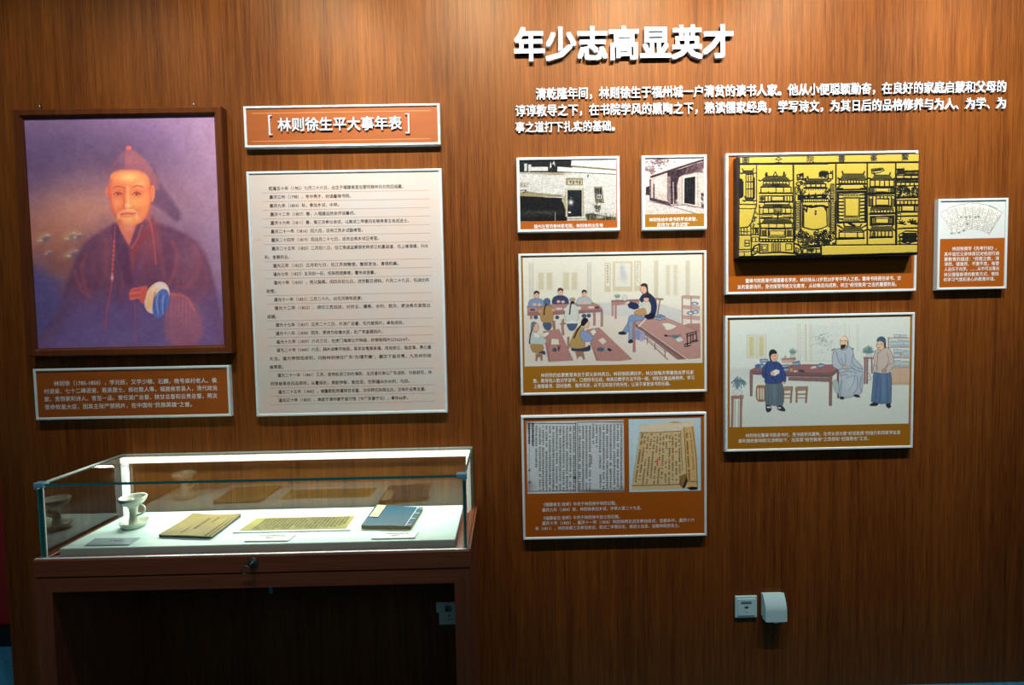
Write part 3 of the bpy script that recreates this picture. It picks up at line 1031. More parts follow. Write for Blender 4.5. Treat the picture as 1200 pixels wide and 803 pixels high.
CARD_B = mat('grey_blue_card', (0.34, 0.45, 0.50), 0.25)
CARD_W = mat('white_card', (0.86, 0.90, 0.90), 0.35)
card([(111.5, 631), (164.5, 630.2), (151.5, 638.2), (99.5, 639)], 'grey-blue label card lying in front of the porcelain lamp', [('清', 0.40, 0.46, 0.42, 0.011), ('青花油灯', 0.50, 0.73, 0.42, 0.010)], CARD_B)
card([(295, 625.9), (347.3, 625.9), (337.5, 633.4), (286.5, 634.1)], 'white label card lying in front of the yellow manuscript sheet', [('林则徐殿试策卷复制件', 0.22, 0.80, 0.28, 0.010), ('（复制件）', 0.40, 0.62, 0.58, 0.008)], CARD_W)
card([(441, 623.5), (490.7, 622.7), (485.7, 630.2), (435.1, 631.2)], 'white label card lying in front of the blue thread-bound book', [('《林文忠公政书》', 0.26, 0.80, 0.30, 0.010), ('（复制件）', 0.42, 0.62, 0.62, 0.008)], CARD_W)

# old manuscript volume
OLD = noisy('aged_book_paper', lin((128, 112, 62)), lin((146, 130, 74)), 14, 0.7, detail=6)
OLDE = noisy('aged_page_edges', (0.05, 0.07, 0.08), (0.12, 0.14, 0.13), 60, 0.7, stretch=(1, 1, 30))


def book(name, quad, th, cover, edge, label, cat, curl=0.003, page_m=None):
    zt = DK + th
    P = [on_level(x, y, zt) for x, y in quad]
    c_ = P[3]
    root = empty(name, (c_[0], c_[1], DK), label, cat)
    NU, NV = 17, 13
    for part, zb, ztop, mm in (('pages', DK + 0.0004, zt - 0.0016, edge), ('cover', zt - 0.0015, zt, cover)):
        inset = 0.006 if part == 'pages' else 0.0
        vs = []
        for L_ in (1, 0):
            for j in range(NV):
                for i in range(NU):
                    u, v = i / (NU - 1), j / (NV - 1)
                    u_, v_ = inset + u * (1 - 2 * inset), inset + v * (1 - 2 * inset)
                    p = quad_pt(P, u_, v_)
                    c2 = curl * ((1 - u) ** 6 * (1 - v) ** 4 + 0.8 * u ** 8 * (1 - v) ** 5) + 0.0006 * math.sin(u * 9 + v * 3)
                    zz = (ztop if L_ else zb) + (c2 if (L_ or part == 'cover') else 0)
                    vs.append((p[0], p[1], zz))
        fs = []
        N = NU * NV
        for j in range(NV - 1):
            for i in range(NU - 1):
                a_ = j * NU + i
                fs.append((a_, a_ + NU, a_ + NU + 1, a_ + 1)); fs.append((a_ + N, a_ + 1 + N, a_ + NU + 1 + N, a_ + NU + N))
        ring = [i for i in range(NU)] + [j * NU + NU - 1 for j in range(1, NV)] + [(NV - 1) * NU + i for i in range(NU - 2, -1, -1)] + [j * NU for j in range(NV - 2, 0, -1)]
        for q in range(len(ring)):
            a_, b_ = ring[q], ring[(q + 1) % len(ring)]
            fs.append((a_, b_, b_ + N, a_ + N))
        bm_ = bmesh.new()
        bv = [bm_.verts.new(v) for v in vs]
        for f_ in fs: bm_.faces.new([bv[i] for i in f_])
        bm_obj(part, bm_, mm, root)
    return root, P, zt


def deck_quad(P, u0, u1, v0, v1, zb, zt, name, m, parent):
    """thin slip lying on a book top"""
    c4 = [quad_pt(P, u0, v0), quad_pt(P, u1, v0), quad_pt(P, u1, v1), quad_pt(P, u0, v1)]
    vs = [(p[0], p[1], zt) for p in c4] + [(p[0], p[1], zb) for p in c4]
    bm_ = bmesh.new()
    bv = [bm_.verts.new(v) for v in vs]
    for f_ in [(0, 1, 2, 3), (7, 6, 5, 4)] + [(i, i + 4, (i + 1) % 4 + 4, (i + 1) % 4) for i in range(4)]:
        bm_.faces.new([bv[i] for i in f_])
    return bm_obj(name, bm_, m, parent)


def deck_vert_text(s, P, u, v0, v1, wd_, zt, m, parent, off=0.01):
    """characters running from the back of the book towards the front"""
    n = len(s)
    a, b = quad_pt(P, u, v0), quad_pt(P, u, v1)
    acr = quad_pt(P, min(u + 0.1, 1), 0.5) - quad_pt(P, min(u + 0.1, 1) - 0.1, 0.5)
    acr = acr / np.linalg.norm(acr)
    dn = (b - a) / n
    ln = np.linalg.norm(dn)
    for i, ch in enumerate(s):
        def place(q, i=i):
            o_ = a + dn * (i + 0.5)
            out = o_ + ((q[:, 0] - 0.5) * wd_)[:, None] * acr - ((q[:, 1] - 0.36) * min(ln, wd_ * 1.15))[:, None] * (dn / ln)
            out[:, 2] = zt
            return out
        text_job(ch, place, m, parent, 'character', off, cell='level')


root, P, zt = book('manuscript_volume', [(226.3, 603), (282.7, 603), (248, 628.7), (185.7, 626.7)], 0.010, OLD, OLDE,
                   'yellowed old stitched booklet with dog-eared corners beside the porcelain lamp', 'book', curl=0.006)
INKF = mat('faded_ink', lin((62, 52, 30)), 0.7)
deck_quad(P, 0.865, 0.877, 0.02, 0.98, zt + 0.0002, zt + 0.0012, 'binding_crease', mat('crease_shade', lin((84, 72, 40)), 0.8), root)
deck_quad(P, 0.945, 0.955, 0.06, 0.98, zt + 0.0002, zt + 0.0012, 'binding_crease', mat('crease_shade'), root)
deck_vert_text('林文忠公奏稿', P, 0.48, 0.20, 0.72, 0.013, zt + 0.0013, INKF, root)
deck_vert_text('道光廿年', P, 0.64, 0.16, 0.42, 0.010, zt + 0.0013, INKF, root)
deck_vert_text('手書墨跡', P, 0.36, 0.60, 0.92, 0.009, zt + 0.0013, INKF, root)

# examination paper: yellow sheet on a white mount
c_ = on_level(272.5, 624.6, DK)
sheet = empty('manuscript_sheet', (c_[0], c_[1], DK), 'long yellow sheet of handwritten columns mounted on thin white board', 'document')
slab_from([(300, 604.5), (423.4, 603.0), (410.6, 621.0), (272.5, 624.0)], DK + 0.0002, DK + 0.0035, 'mount_board', CARD_W, sheet)
o, P = slab_from([(300.6, 607.3), (416, 604.7), (405.6, 619.3), (280, 622.0)], DK + 0.0037, DK + 0.0045, 'paper', noisy('yellow_rice_paper', lin((158, 152, 78)), lin((142, 136, 66)), 20, 0.7), sheet)
src = '臣對臣聞帝王之治天下也必以實心行實政故能上承天命下協民情伏惟皇帝陛下聖德日新勤求治理臣愚何足以仰贊高深然芻蕘之言聖人擇焉'
rs = random.Random(5)
for i in range(24):
    u = 0.965 - 0.86 * i / 24 - 0.02
    n = rs.choice([9, 10, 10, 10, 7, 8])
    st = ''.join(rs.choice(src) for _ in range(n))
    a, b = quad_pt(P, u, 0.05), quad_pt(P, u, 0.05 + 0.09 * n)
    acr = quad_pt(P, u + 0.02, 0.5) - quad_pt(P, u, 0.5); acr = acr / np.linalg.norm(acr)
    dn = (b - a) / n; ln = np.linalg.norm(dn)

    def place(q, a=a, dn=dn, ln=ln, acr=acr):
        # the string is one glyph per line, so rows run down the column
        yy = q[:, 1]
        out = a + ((0.36 + 0.5 - yy) / 1.0)[:, None] * dn + ((q[:, 0] - 0.5) * 0.0108)[:, None] * acr
        out[:, 2] = DK + 0.0048
        return out
    text_job('\n'.join(st), place, BLACK_INK, sheet, 'text_column', 0.020, cell='level')
    deck_quad(P, u + 0.0155, u + 0.018, 0.02, 0.98, DK + 0.0046, DK + 0.00468, 'column_rule', mat('olive_rule', lin((150, 146, 88)), 0.7), sheet)

# blue thread-bound book
BCOV = noisy('indigo_book_cloth', lin((26, 68, 90)), lin((33, 78, 100)), 40, 0.6)
BED = noisy('tan_page_edges', lin((120, 95, 40)), lin((165, 135, 70)), 50, 0.7, stretch=(1, 1, 30))
root, P, zt = book('thread_bound_book', [(441, 591.6), (496, 595.0), (481.4, 616.7), (423, 616)], 0.0135, BCOV, BED,
                   'blue thread-bound book with cream title slip at the right of the deck', 'book', curl=0.002)
slip = deck_quad(P, 0.045, 0.225, 0.04, 0.62, zt + 0.0022, zt + 0.0028, 'title_slip', mat('cream_slip', lin((196, 192, 150)), 0.6), root)
deck_vert_text('林文忠公政書', P, 0.135, 0.12, 0.56, 0.009, zt + 0.0031, BLACK_INK, root)
TH = mat('white_thread', (0.8, 0.82, 0.78), 0.6)
deck_quad(P, 0.885, 0.895, 0.0, 1.0, zt + 0.0007, zt + 0.0015, 'stitching', TH, root)
for v in (0.07, 0.33, 0.62, 0.93):
    deck_quad(P, 0.89, 1.0, v - 0.006, v + 0.006, zt + 0.0007, zt + 0.0014, 'stitching', TH, root)

# ------------------------------------------------------------------ sockets on the wall
k, ox, oy = 13.333, 850, 680
a = on_wall(ox + 155 / k, oy + 256 / k, -0.008); b = on_wall(ox + 497 / k, oy + 586 / k, -0.008)
dp = empty('data_outlet', ((a[0] + b[0]) / 2, 0, b[2]), 'square white data outlet plate low on the wall', 'outlet')
bm = bmesh.new()
x0, x1, z1, z0 = a[0], b[0], a[2], b[2]
add_box(bm, x0, x1, -0.008, -0.0005, z0, z1, 0.0025, 2)
bm_obj('faceplate', bm, PLASTIC, dp)
box('cover_plate', x0 + 0.008, x1 - 0.008, -0.0105, -0.0081, z0 + 0.010, z1 - 0.010, PLASTIC, dp, 0.0012, 2)


def wp(px, py, Y): return on_wall(ox + px / k, oy + py / k, Y)


def wbox2(name, xa, ya, xb, yb, Y0, Y1, m, parent):
    p, q = wp(xa, ya, Y1), wp(xb, yb, Y1)
    return box(name, p[0], q[0], Y1, Y0, q[2], p[2], m, parent)


wbox2('label_window', 248, 338, 410, 372, -0.0106, -0.0112, GREYP, dp)
wbox2('port', 305, 415, 360, 445, -0.0106, -0.0112, mat('port_shadow', (0.02, 0.07, 0.09), 0.5), dp)
wbox2('port_shutter', 305, 450, 362, 462, -0.0106, -0.0116, mat('bright_plastic', (0.85, 0.92, 0.92), 0.3), dp)
wbox2('port_shutter', 305, 480, 362, 492, -0.0106, -0.0116, mat('bright_plastic'), dp)

# splash-proof cover: a wedge, deeper at its foot, with a curved hood
a = wp(560, 185, -0.004); b = wp(945, 175, -0.02)
x0, x1 = a[0], wp(948, 400, -0.03)[0]
z1, z0 = a[2], wp(800, 640, -0.034)[2]
sc_ = empty('covered_socket', ((x0 + x1) / 2, 0, z0), 'white splash-proof socket with a curved hinged cover, right of the outlet plate', 'outlet')
box('back_box', x0, x1 - 0.004, -0.012, -0.0005, z0 + 0.006, z1 - 0.003, PLASTIC, sc_, 0.003, 2)
prof = []
for t in np.linspace(0, 1, 14):
    zz = z1 + (z0 - z1) * t
    prof.append((zz, -0.014 - 0.024 * math.sin(min(t * 1.7, 1) * math.pi / 2) - 0.004 * t))
bm = bmesh.new()
N = 10
grid = []
for zz, yy in prof:
    row = []
    for i in range(N + 1):
        u = i / N
        edge = 1 - abs(2 * u - 1) ** 10
        row.append(bm.verts.new((x0 + 0.001 + (x1 - x0 - 0.001) * u, -0.0125 + (yy + 0.0125) * (0.93 + 0.07 * edge), zz)))
    grid.append(row)
back = [[bm.verts.new((v.co.x, -0.0125, v.co.z)) for v in row] for row in grid]
for j in range(len(grid) - 1):
    for i in range(N):
        bm.faces.new((grid[j][i], grid[j][i + 1], grid[j + 1][i + 1], grid[j + 1][i]))
        bm.faces.new((back[j][i], back[j + 1][i], back[j + 1][i + 1], back[j][i + 1]))
for j in range(len(grid) - 1):
    bm.faces.new((grid[j][0], grid[j + 1][0], back[j + 1][0], back[j][0]))
    bm.faces.new((grid[j][N], back[j][N], back[j + 1][N], grid[j + 1][N]))
for i in range(N):
    bm.faces.new((grid[0][i], back[0][i], back[0][i + 1], grid[0][i + 1]))
    bm.faces.new((grid[-1][i], grid[-1][i + 1], back[-1][i + 1], back[-1][i]))
cv = bm_obj('hinged_cover', bm, PLASTIC, sc_)
xm = (x0 + x1) / 2
tz = z0
prism('pull_tab', [(xm - 0.018, tz + 0.002), (xm - 0.008, tz - 0.006), (xm + 0.006, tz - 0.006), (xm + 0.018, tz + 0.002)], -0.040, -0.028, PLASTIC, cv)

# socket inside the table, half hidden by the right leg
k, ox, oy = 17.84, 500, 695
PL2 = mat('grey_white_plastic', (0.85, 0.90, 0.80), 0.4)
sk = empty('wall_socket', (wp(400, 600, 0)[0], 0, wp(400, 665, 0)[2]), 'pair of overlapping off-white socket plates inside the table by the right leg', 'outlet')
p, q = wp(250, 203, -0.014), wp(750, 660, -0.014)
box('faceplate', p[0], p[0] + 0.088, -0.014, -0.0085, q[2], p[2], PL2, sk, 0.002, 2)
p, q = wp(195, 208, -0.008), wp(430, 410, -0.008)
box('rear_plate', p[0], q[0], -0.0083, -0.0005, q[2], p[2], PL2, sk, 0.001, 1)
wbox2('plug_recess', 378, 270, 500, 400, -0.0141, -0.0150, mat('mid_grey_plastic', (0.2, 0.22, 0.2), 0.4), sk)
for q in ((408, 335, 448, 378), (500, 335, 518, 378), (463, 450, 487, 492)):
    wbox2('pin_hole', *q, -0.0151, -0.0155, DARK, sk)
for xa, s_ in ((450, 1), (515, -1)):
    c1 = wp(xa - 18 * s_, 535, -0.0145); c2 = wp(xa + 14 * s_, 568, -0.0145)
    bm = bmesh.new(); tube(bm, [(c1[0], -0.0143, c1[2]), (c2[0], -0.0143, c2[2])], 0.0014, 6, flat=0.4)
    bm_obj('pin_hole', bm, DARK, sk)

# ================================================================== the printed pictures
# ---- portrait
pt = Paint(14, 128, 272, 418, 2.6, (112, 88, 128))
pt.view(10, 120, 2.633)
g = pt.glow
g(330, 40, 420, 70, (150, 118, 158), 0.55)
g(650, 120, 130, 240, (176, 142, 172), 0.75)  # purplish haze of reflected light painted in towards the edges
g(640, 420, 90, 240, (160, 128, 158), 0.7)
g(120, 170, 170, 110, (92, 76, 118), 0.75)
g(330, 190, 120, 90, (88, 68, 98), 0.7)
g(40, 60, 90, 90, (140, 112, 155), 0.5)
g(220, 340, 250, 100, (204, 140, 122), 0.95, -10)
g(130, 430, 150, 80, (190, 118, 92), 0.9)
g(160, 500, 90, 60, (150, 92, 82), 0.85)
g(520, 330, 110, 80, (158, 120, 140), 0.6)
# land and sea at left
pt.poly([(50, 500), (100, 520), (165, 560), (215, 640), (230, 765), (60, 765)], (84, 78, 132), 0.85, 40)
pt.poly([(150, 590), (190, 520), (220, 560), (200, 640)], (128, 80, 92), 0.6, 30)
for cx, cy, q in ((108, 418, 1.0), (190, 412, 1.0), (196, 466, 1.0), (121, 464, 0.45), (212, 412, .7)):
    g(cx, cy, 24 * q, 12 * q, (212, 172, 128), 0.8, -20)
    g(cx + 6 * q, cy + 5 * q, 15 * q, 8 * q, (100, 96, 124), 0.95, -20)
    g(cx - 9 * q, cy + 8 * q, 8 * q, 3 * q, (250, 214, 130), 0.9)
    g(cx + 13 * q, cy - 9 * q, 7 * q, 3 * q, (240, 214, 150), 0.8)
# hood falling behind the head
pt.poly([(440, 190), (470, 250), (505, 300), (532, 345), (520, 368), (490, 345), (455, 320), (440, 300)], (96, 66, 96), 0.8, 14, True)
# robe
pt.poly([(335, 372), (285, 398), (240, 430), (205, 490), (180, 560), (150, 650), (120, 765), (655, 765), (650, 640), (625, 520), (590, 440), (530, 398), (445, 368), (400, 360)], (98, 60, 88), 0.93, 14, True)
pt.poly([(180, 600), (640, 600), (655, 765), (120, 765)], (104, 88, 146), 0.8, 90)
pt.glow(230, 760, 200, 60, (118, 106, 168), 0.7); pt.glow(500, 770, 160, 50, (116, 100, 156), 0.6); pt.glow(90, 600, 50, 120, (86, 82, 140), 0.5)
g(560, 560, 60, 90, (124, 70, 92), 0.6)
g(430, 430, 40, 90, (150, 78, 92), 0.75, 8)
g(300, 470, 26, 90, (136, 78, 96), 0.7); g(250, 470, 50, 60, (110, 72, 100), .5); g(560, 480, 50, 80, (140, 88, 110), .5)
g(380, 520, 26, 120, (108, 64, 104), 0.6)
g(235, 540, 40, 80, (112, 66, 92), 0.5)
for pts, c, w_, a_ in (([(505, 430), (520, 470), (512, 520), (495, 560)], (172, 84, 90), 9, .55), ([(495, 440), (500, 480), (505, 500)], (120, 56, 84), 7, .5),
                       ([(570, 440), (590, 500), (560, 560), (520, 570)], (160, 78, 90), 10, .45), ([(240, 470), (225, 520), (245, 590)], (170, 84, 88), 8, .5),
                       ([(270, 460), (262, 520), (285, 560)], (150, 74, 84), 8, .4), ([(205, 520), (225, 580), (250, 600)], (175, 88, 90), 7, .5),
                       ([(600, 500), (612, 560), (585, 610)], (150, 78, 98), 9, .4), ([(350, 470), (352, 560), (345, 610)], (150, 72, 88), 8, .5),
                       ([(455, 400), (470, 460), (480, 540)], (165, 78, 88), 10, .5), ([(285, 620), (300, 680), (298, 760)], (120, 76, 130), 8, .5)):
    pt.line(pts, c, w_, a_, 12, True)
# collar and neck
pt.poly([(333, 355), (400, 360), (372, 445), (352, 430)], (232, 126, 100), 0.95, 8)
pt.poly([(322, 372), (345, 395), (370, 440), (382, 560), (360, 560), (335, 470), (318, 400)], (92, 56, 86), 0.85, 8)
pt.poly([(445, 350), (430, 385), (390, 425), (372, 450), (380, 520), (410, 440), (455, 390)], (140, 66, 78), 0.9, 8)
pt.line([(428, 352), (440, 380), (448, 430), (455, 500)], (205, 84, 80), 6, 0.7, 4, True)
pt.line([(412, 380), (398, 420), (380, 450)], (206, 96, 88), 4, 0.7, 3, True)
pt.line([(328, 385), (326, 440), (322, 500), (318, 560), (304, 640), (298, 700)], (196, 76, 78), 4, 0.75, 3, True)
pt.line([(300, 420), (302, 480), (300, 540)], (170, 78, 80), 4, 0.5, 5, True)
for t in range(9): pt.ell(326 - t * 0.9, 430 + t * 14, 3.4, 5, (226, 96, 84), 0.75, 3)
g(320, 540, 4, 9, (250, 200, 190), 0.8)
pt.line([(388, 610), (392, 680), (390, 735)], (180, 84, 96), 4, 0.5, 4)
pt.line([(490, 640), (484, 690), (488, 730)], (186, 88, 90), 4, 0.6, 4)
# sleeve, cuffs, hand
pt.poly([(495, 588), (530, 592), (575, 620), (600, 680), (590, 735), (540, 760), (495, 740), (485, 650)], (164, 96, 116), 0.75, 22, True)
pt.line([(500, 592), (545, 600), (572, 640)], (214, 110, 96), 7, 0.65, 6, True)
for t in range(6): pt.line([(505 + 11 * t, 600 + 3 * t), (500 + 12 * t, 660 + 4 * t)], (190, 110, 118), 4, 0.4, 4)
pt.ell(458, 603, 36, 52, (244, 214, 196), 1, 4, 24)
pt.ell(441, 602, 14, 40, (255, 190, 130), 0.75, 8, 16)
pt.ell(470, 620, 24, 46, (84, 112, 186), 1, 4, 16)
for t in range(5): pt.line([(452 + 9 * t, 588 + 2 * t), (448 + 9 * t, 620), (455 + 7 * t, 652)], (150, 180, 226) if t % 2 else (56, 74, 150), 3, 0.7, 2, True)
pt.line([(445, 580), (462, 566), (486, 574)], (250, 232, 232), 6, 0.8, 4, True)
pt.poly([(372, 590), (380, 575), (405, 570), (428, 568), (424, 600), (414, 622), (400, 606), (376, 610)], (214, 92, 84), 1, 4, True)
for t in range(4): pt.line([(374 + t, 583 + 8 * t), (408, 578 + 8 * t)], (246, 142, 104) if t % 2 else (160, 60, 72), 2.6, 0.7, 1)
# head, drawn in the closer view
pt.view(110, 170, 8.03)
pt.poly([(120, 330), (160, 230), (225, 130), (300, 45), (360, 45), (450, 105), (530, 190), (600, 320), (610, 420), (560, 400), (530, 320), (470, 262), (400, 236), (250, 236), (185, 262), (150, 320)], (160, 96, 108), 0.88, 26, True)
pt.poly([(120, 330), (150, 230), (225, 130), (295, 60), (300, 225), (200, 250), (150, 320)], (112, 78, 108), 0.75, 40)
for yy in (180, 198, 216): pt.line([(190, yy + 6), (300, yy - 4), (430, yy + 4), (480, yy + 30)], (110, 62, 82), 5, 0.4, 6, True)
g(370, 150, 70, 60, (176, 98, 104), 0.6)
pt.line([(305, 60), (300, 225)], (196, 120, 120), 5, 0.4, 8)
pt.ell(328, 28, 27, 20, (240, 104, 92), 0.95, 14)
pt.ell(128, 440, 20, 46, (236, 116, 96), 0.95, 12)
pt.ell(550, 455, 24, 78, (250, 142, 88), 0.98, 12, 4)
pt.line([(560, 400), (556, 470), (540, 520)], (216, 90, 70), 8, 0.6, 8, True)
pt.poly([(150, 330), (165, 275), (230, 242), (310, 234), (400, 238), (470, 262), (520, 320), (536, 400), (534, 520), (518, 620), (470, 705), (400, 748), (330, 755), (262, 738), (203, 672), (166, 580), (148, 480), (143, 400)], (246, 128, 84), 1, 14, True)
g(330, 305, 120, 48, (255, 205, 122), 0.95)
g(440, 360, 60, 45, (255, 178, 108), 0.8)
g(400, 520, 90, 100, (255, 176, 102), 0.9)
g(225, 560, 45, 70, (255, 158, 100), 0.8)
g(335, 690, 90, 46, (255, 182, 118), 0.85)
g(470, 560, 40, 90, (255, 164, 90), 0.5); g(250, 620, 60, 40, (226, 100, 78), 0.5); g(420, 620, 50, 40, (232, 112, 80), 0.4)
pt.line([(160, 330), (150, 420), (158, 520), (190, 640), (250, 725)], (206, 74, 62), 22, 0.6, 26, True)
pt.line([(528, 330), (534, 440), (524, 600), (470, 700)], (208, 80, 60), 18, 0.55, 24, True)
pt.line([(200, 262), (300, 240), (410, 242), (480, 275)], (214, 92, 70), 8, 0.5, 10, True)
for yy in (300, 330, 352): pt.line([(240, yy), (330, yy - 8), (430, yy + 2)], (238, 142, 84), 4, 0.45, 6, True)
# eyes, brows
for pts in ([(178, 408), (225, 388), (290, 404)], [(362, 402), (405, 382), (462, 396)]): pt.line(pts, (140, 62, 56), 9, 0.85, 7, True)
for ex in (228, 404):
    g(ex, 455, 50, 32, (214, 96, 70), 0.85)
    pt.line([(ex - 40, 466), (ex - 5, 446), (ex + 38, 462)], (104, 40, 50), 8, 0.95, 4, True)
    pt.ell(ex - 2, 464, 12, 8, (92, 44, 60), 0.95, 4)
    pt.ell(ex - 24, 465, 8, 5, (250, 190, 150), 0.7, 4)
    pt.line([(ex - 38, 474), (ex, 482), (ex + 36, 470)], (196, 84, 74), 4, 0.7, 4, True)
    pt.line([(ex - 36, 500), (ex, 512), (ex + 34, 496)], (226, 108, 76), 5, 0.6, 6, True)
pt.line([(292, 410), (282, 480), (284, 540), (276, 580)], (206, 80, 64), 14, 0.75, 14, True)
pt.line([(318, 400), (320, 480), (320, 560)], (255, 210, 130), 20, 0.6, 24, True)
g(322, 572, 26, 18, (255, 214, 142), 0.9)
pt.line([(282, 590), (300, 602), (340, 602), (362, 588)], (214, 86, 70), 7, 0.75, 6, True)
pt.line([(262, 600), (235, 640), (222, 690)], (228, 110, 80), 6, 0.5, 8, True)
pt.line([(380, 580), (415, 630), (420, 680)], (228, 110, 80), 6, 0.5, 8, True)
# moustache and beard
pt.line([(318, 612), (270, 626), (238, 652), (228, 690)], (255, 200, 140), 24, 0.62, 22, True)
pt.line([(322, 612), (372, 620), (402, 650), (404, 690)], (255, 206, 145), 24, 0.62, 22, True)
pt.line([(248, 652), (300, 644), (350, 648), (394, 642)], (204, 72, 66), 11, 0.9, 6, True)
pt.line([(262, 668), (320, 674), (372, 662)], (238, 112, 84), 9, 0.7, 6, True)
for t in range(9): pt.line([(290 + t * 9, 690), (286 + t * 10, 745), (292 + t * 8, 800)], (255, 206, 152), 3, 0.5, 3, True)
pt.line([(235, 738), (320, 772), (410, 742)], (212, 88, 72), 6, 0.5, 8, True)
pt.view(10, 120, 2.633)
pt.img[:] = pt.img * 0.90 + np.array([0.62, 0.42, 0.52]) * 0.10  # veil of reflected gallery light blended into the canvas colours
pt.grain(0.05, 1.6); pt.grain(0.03, 9); pt.grain(0.03, 30)
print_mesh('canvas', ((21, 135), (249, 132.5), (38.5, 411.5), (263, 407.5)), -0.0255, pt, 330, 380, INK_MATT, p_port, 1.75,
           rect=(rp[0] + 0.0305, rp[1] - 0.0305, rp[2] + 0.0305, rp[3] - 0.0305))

# ---- school painting
SKIN, LINE = (226, 182, 158), (62, 52, 58)
TBL, TBL2 = (176, 134, 130), (140, 100, 100)
NAVY, JEAN, PALE, TAN = (44, 54, 92), (126, 150, 190), (196, 210, 208), (176, 142, 92)
ps = Paint(609, 299, 827, 430, 4.5, (229, 229, 216))
ps.lw = 1.4
ps.view(608, 295, 5.948)
ps.poly([(30, 440), (1300, 380), (1300, 803), (30, 803)], (222, 216, 207), 0.9, 60)
for x_ in (72, 100, 478, 502):
    ps.line([(x_, 75), (x_ + 2, 330)], (176, 170, 160), 3, 0.6, 3)
ps.box(74, 80, 98, 320, (206, 204, 196), 0.6, soft=4); ps.box(480, 75, 502, 340, (206, 204, 196), 0.6, soft=4)
for x_ in (135, 194, 310, 368): ps.box(x_, 145, x_ + 40, 265, (206, 198, 170), 0.8, soft=8)
for x_ in (125, 300): ps.line([(x_, 135), (x_ + 120, 132), (x_ + 120, 270), (x_, 275)], (214, 210, 200), 2, 0.7, 2, closed=True)
# scrolls on the back wall
ps.box(598, 76, 640, 282, (208, 196, 170), 0.9, soft=3); ps.box(606, 84, 632, 240, (226, 224, 212), 1, soft=2)
for t in range(7): ps.scribble(613, 90 + t * 19, 11, 13, (120, 116, 104), 0.7, 4)
ps.view(715, 295, 5.948)
ps.box(18, 68, 156, 278, (210, 198, 170), 0.9, soft=3); ps.box(34, 80, 142, 244, (224, 226, 216), 1, soft=2)
g = ps.glow
g(88, 150, 18, 50, (180, 190, 196), 0.8); g(80, 110, 9, 10, (170, 176, 180), 0.7); g(105, 180, 16, 30, (196, 200, 204), 0.7)
for t in range(5): ps.line([(60 + 12 * t, 140), (64 + 11 * t, 220)], (196, 200, 196), 2, 0.5, 2)
ps.box(168, 66, 214, 276, (208, 196, 170), 0.9, soft=3); ps.box(178, 76, 206, 238, (226, 224, 212), 1, soft=2)
for t in range(7): ps.scribble(185, 84 + t * 19, 11, 13, (150, 146, 132), 0.6, 4)
for x_, c_ in ((306, (198, 186, 158)), (526, (196, 186, 160))):
    ps.box(x_, 62, x_ + 26, 335, c_, 0.6, soft=6)
    ps.line([(x_ + 28, 60), (x_ + 28, 340)], (170, 164, 150), 2, 0.5, 2)
for x_ in (385, 438):
    ps.box(x_, 92, x_ + 36, 305, (218, 214, 196), 0.9, soft=6)
    for t in range(12): ps.scribble(x_ + 11, 96 + t * 17, 12, 12, (186, 172, 128), 0.6, 3)
# far wall foot
ps.poly([(-160, 355), (300, 360), (370, 368), (500, 410), (500, 500), (420, 470), (300, 455), (-160, 440)], (200, 205, 210), 0.75, 10)
# side table with plant
ps.poly([(8, 340), (200, 332), (205, 352), (8, 358)], TBL2, 0.9, 2, ol=LINE, ow=1.2, oa=.5)
ps.poly([(8, 352), (205, 348), (205, 360), (40, 376), (8, 370)], TBL, 1, 2)
for x_, y_ in ((10, 450), (32, 468)): ps.box(x_, 360, x_ + 14, y_, TBL, 1, soft=2)
for t in range(14):
    a_ = t * 0.45; ps.line([(50, 325), (50 + 22 * math.cos(a_), 310 - abs(14 * math.sin(a_)))], (108, 140, 128), 3, 0.7, 2)
ps.ell(50, 328, 14, 8, (206, 212, 214), 1, 2, ol=(120, 130, 140)); ps.ell(102, 322, 18, 20, (210, 216, 214), 1, 2, ol=(140, 150, 150), ow=1)
# shelf at right
for y_ in (310, 380, 450):
    ps.poly([(500, y_), (512, y_ - 6), (625, y_), (625, y_ + 28 if y_ > 320 else y_ + 18), (500, y_ + 16)], (192, 162, 152), 1, 2, ol=(130, 96, 96), ow=1, oa=.6)
for x_ in (498, 560): ps.box(x_, 308, x_ + 10, 505, (180, 142, 136), 1, soft=2)
for cx, cy in ((590, 362), (560, 428), (594, 420)):
    ps.ell(cx, cy, 26, 12, (120, 146, 176), 0.9, 3, ol=(60, 80, 110)); ps.ell(cx, cy + 2, 12, 6, (220, 226, 230), 1, 2)
ps.poly([(500, 520), (540, 502), (628, 500), (628, 560), (560, 560)], TBL, 1, 3)
# chair behind the father
ps.line([(310, 328), (366, 332)], (150, 118, 108), 9, 1); ps.line([(348, 335), (330, 440)], (150, 118, 108), 7, 1); ps.line([(322, 335), (318, 420)], (160, 128, 118), 5, 1)
# long desk of the master
desk = [(165, 482), (395, 462), (628, 560), (628, 740), (545, 748)]
ps.poly(desk, (186, 146, 140), 1, 3, ol=(120, 84, 84), ow=1.6, oa=.8)
ps.poly([(165, 482), (180, 500), (530, 748), (470, 752), (170, 520)], (150, 112, 110), 1, 3, ol=(90, 64, 68), ow=1.5, oa=.8)
ps.line([(180, 512), (505, 745)], (80, 60, 66), 3, 0.8)
ps.box(158, 485, 176, 700, (168, 126, 120), 1, soft=2, ol=(110, 78, 80), ow=1, oa=.6)
ps.line([(185, 545), (400, 750)], (170, 130, 124), 8, 0.8, 3)
for x_, y_ in ((258, 600), (312, 640), (382, 690)): ps.line([(x_, y_), (x_ + 1, y_ + 42)], (110, 96, 110), 5, 0.8, 2)
ps.line([(245, 610), (240, 575), (300, 640), (390, 700)], (120, 112, 130), 3, 0.8, 2)
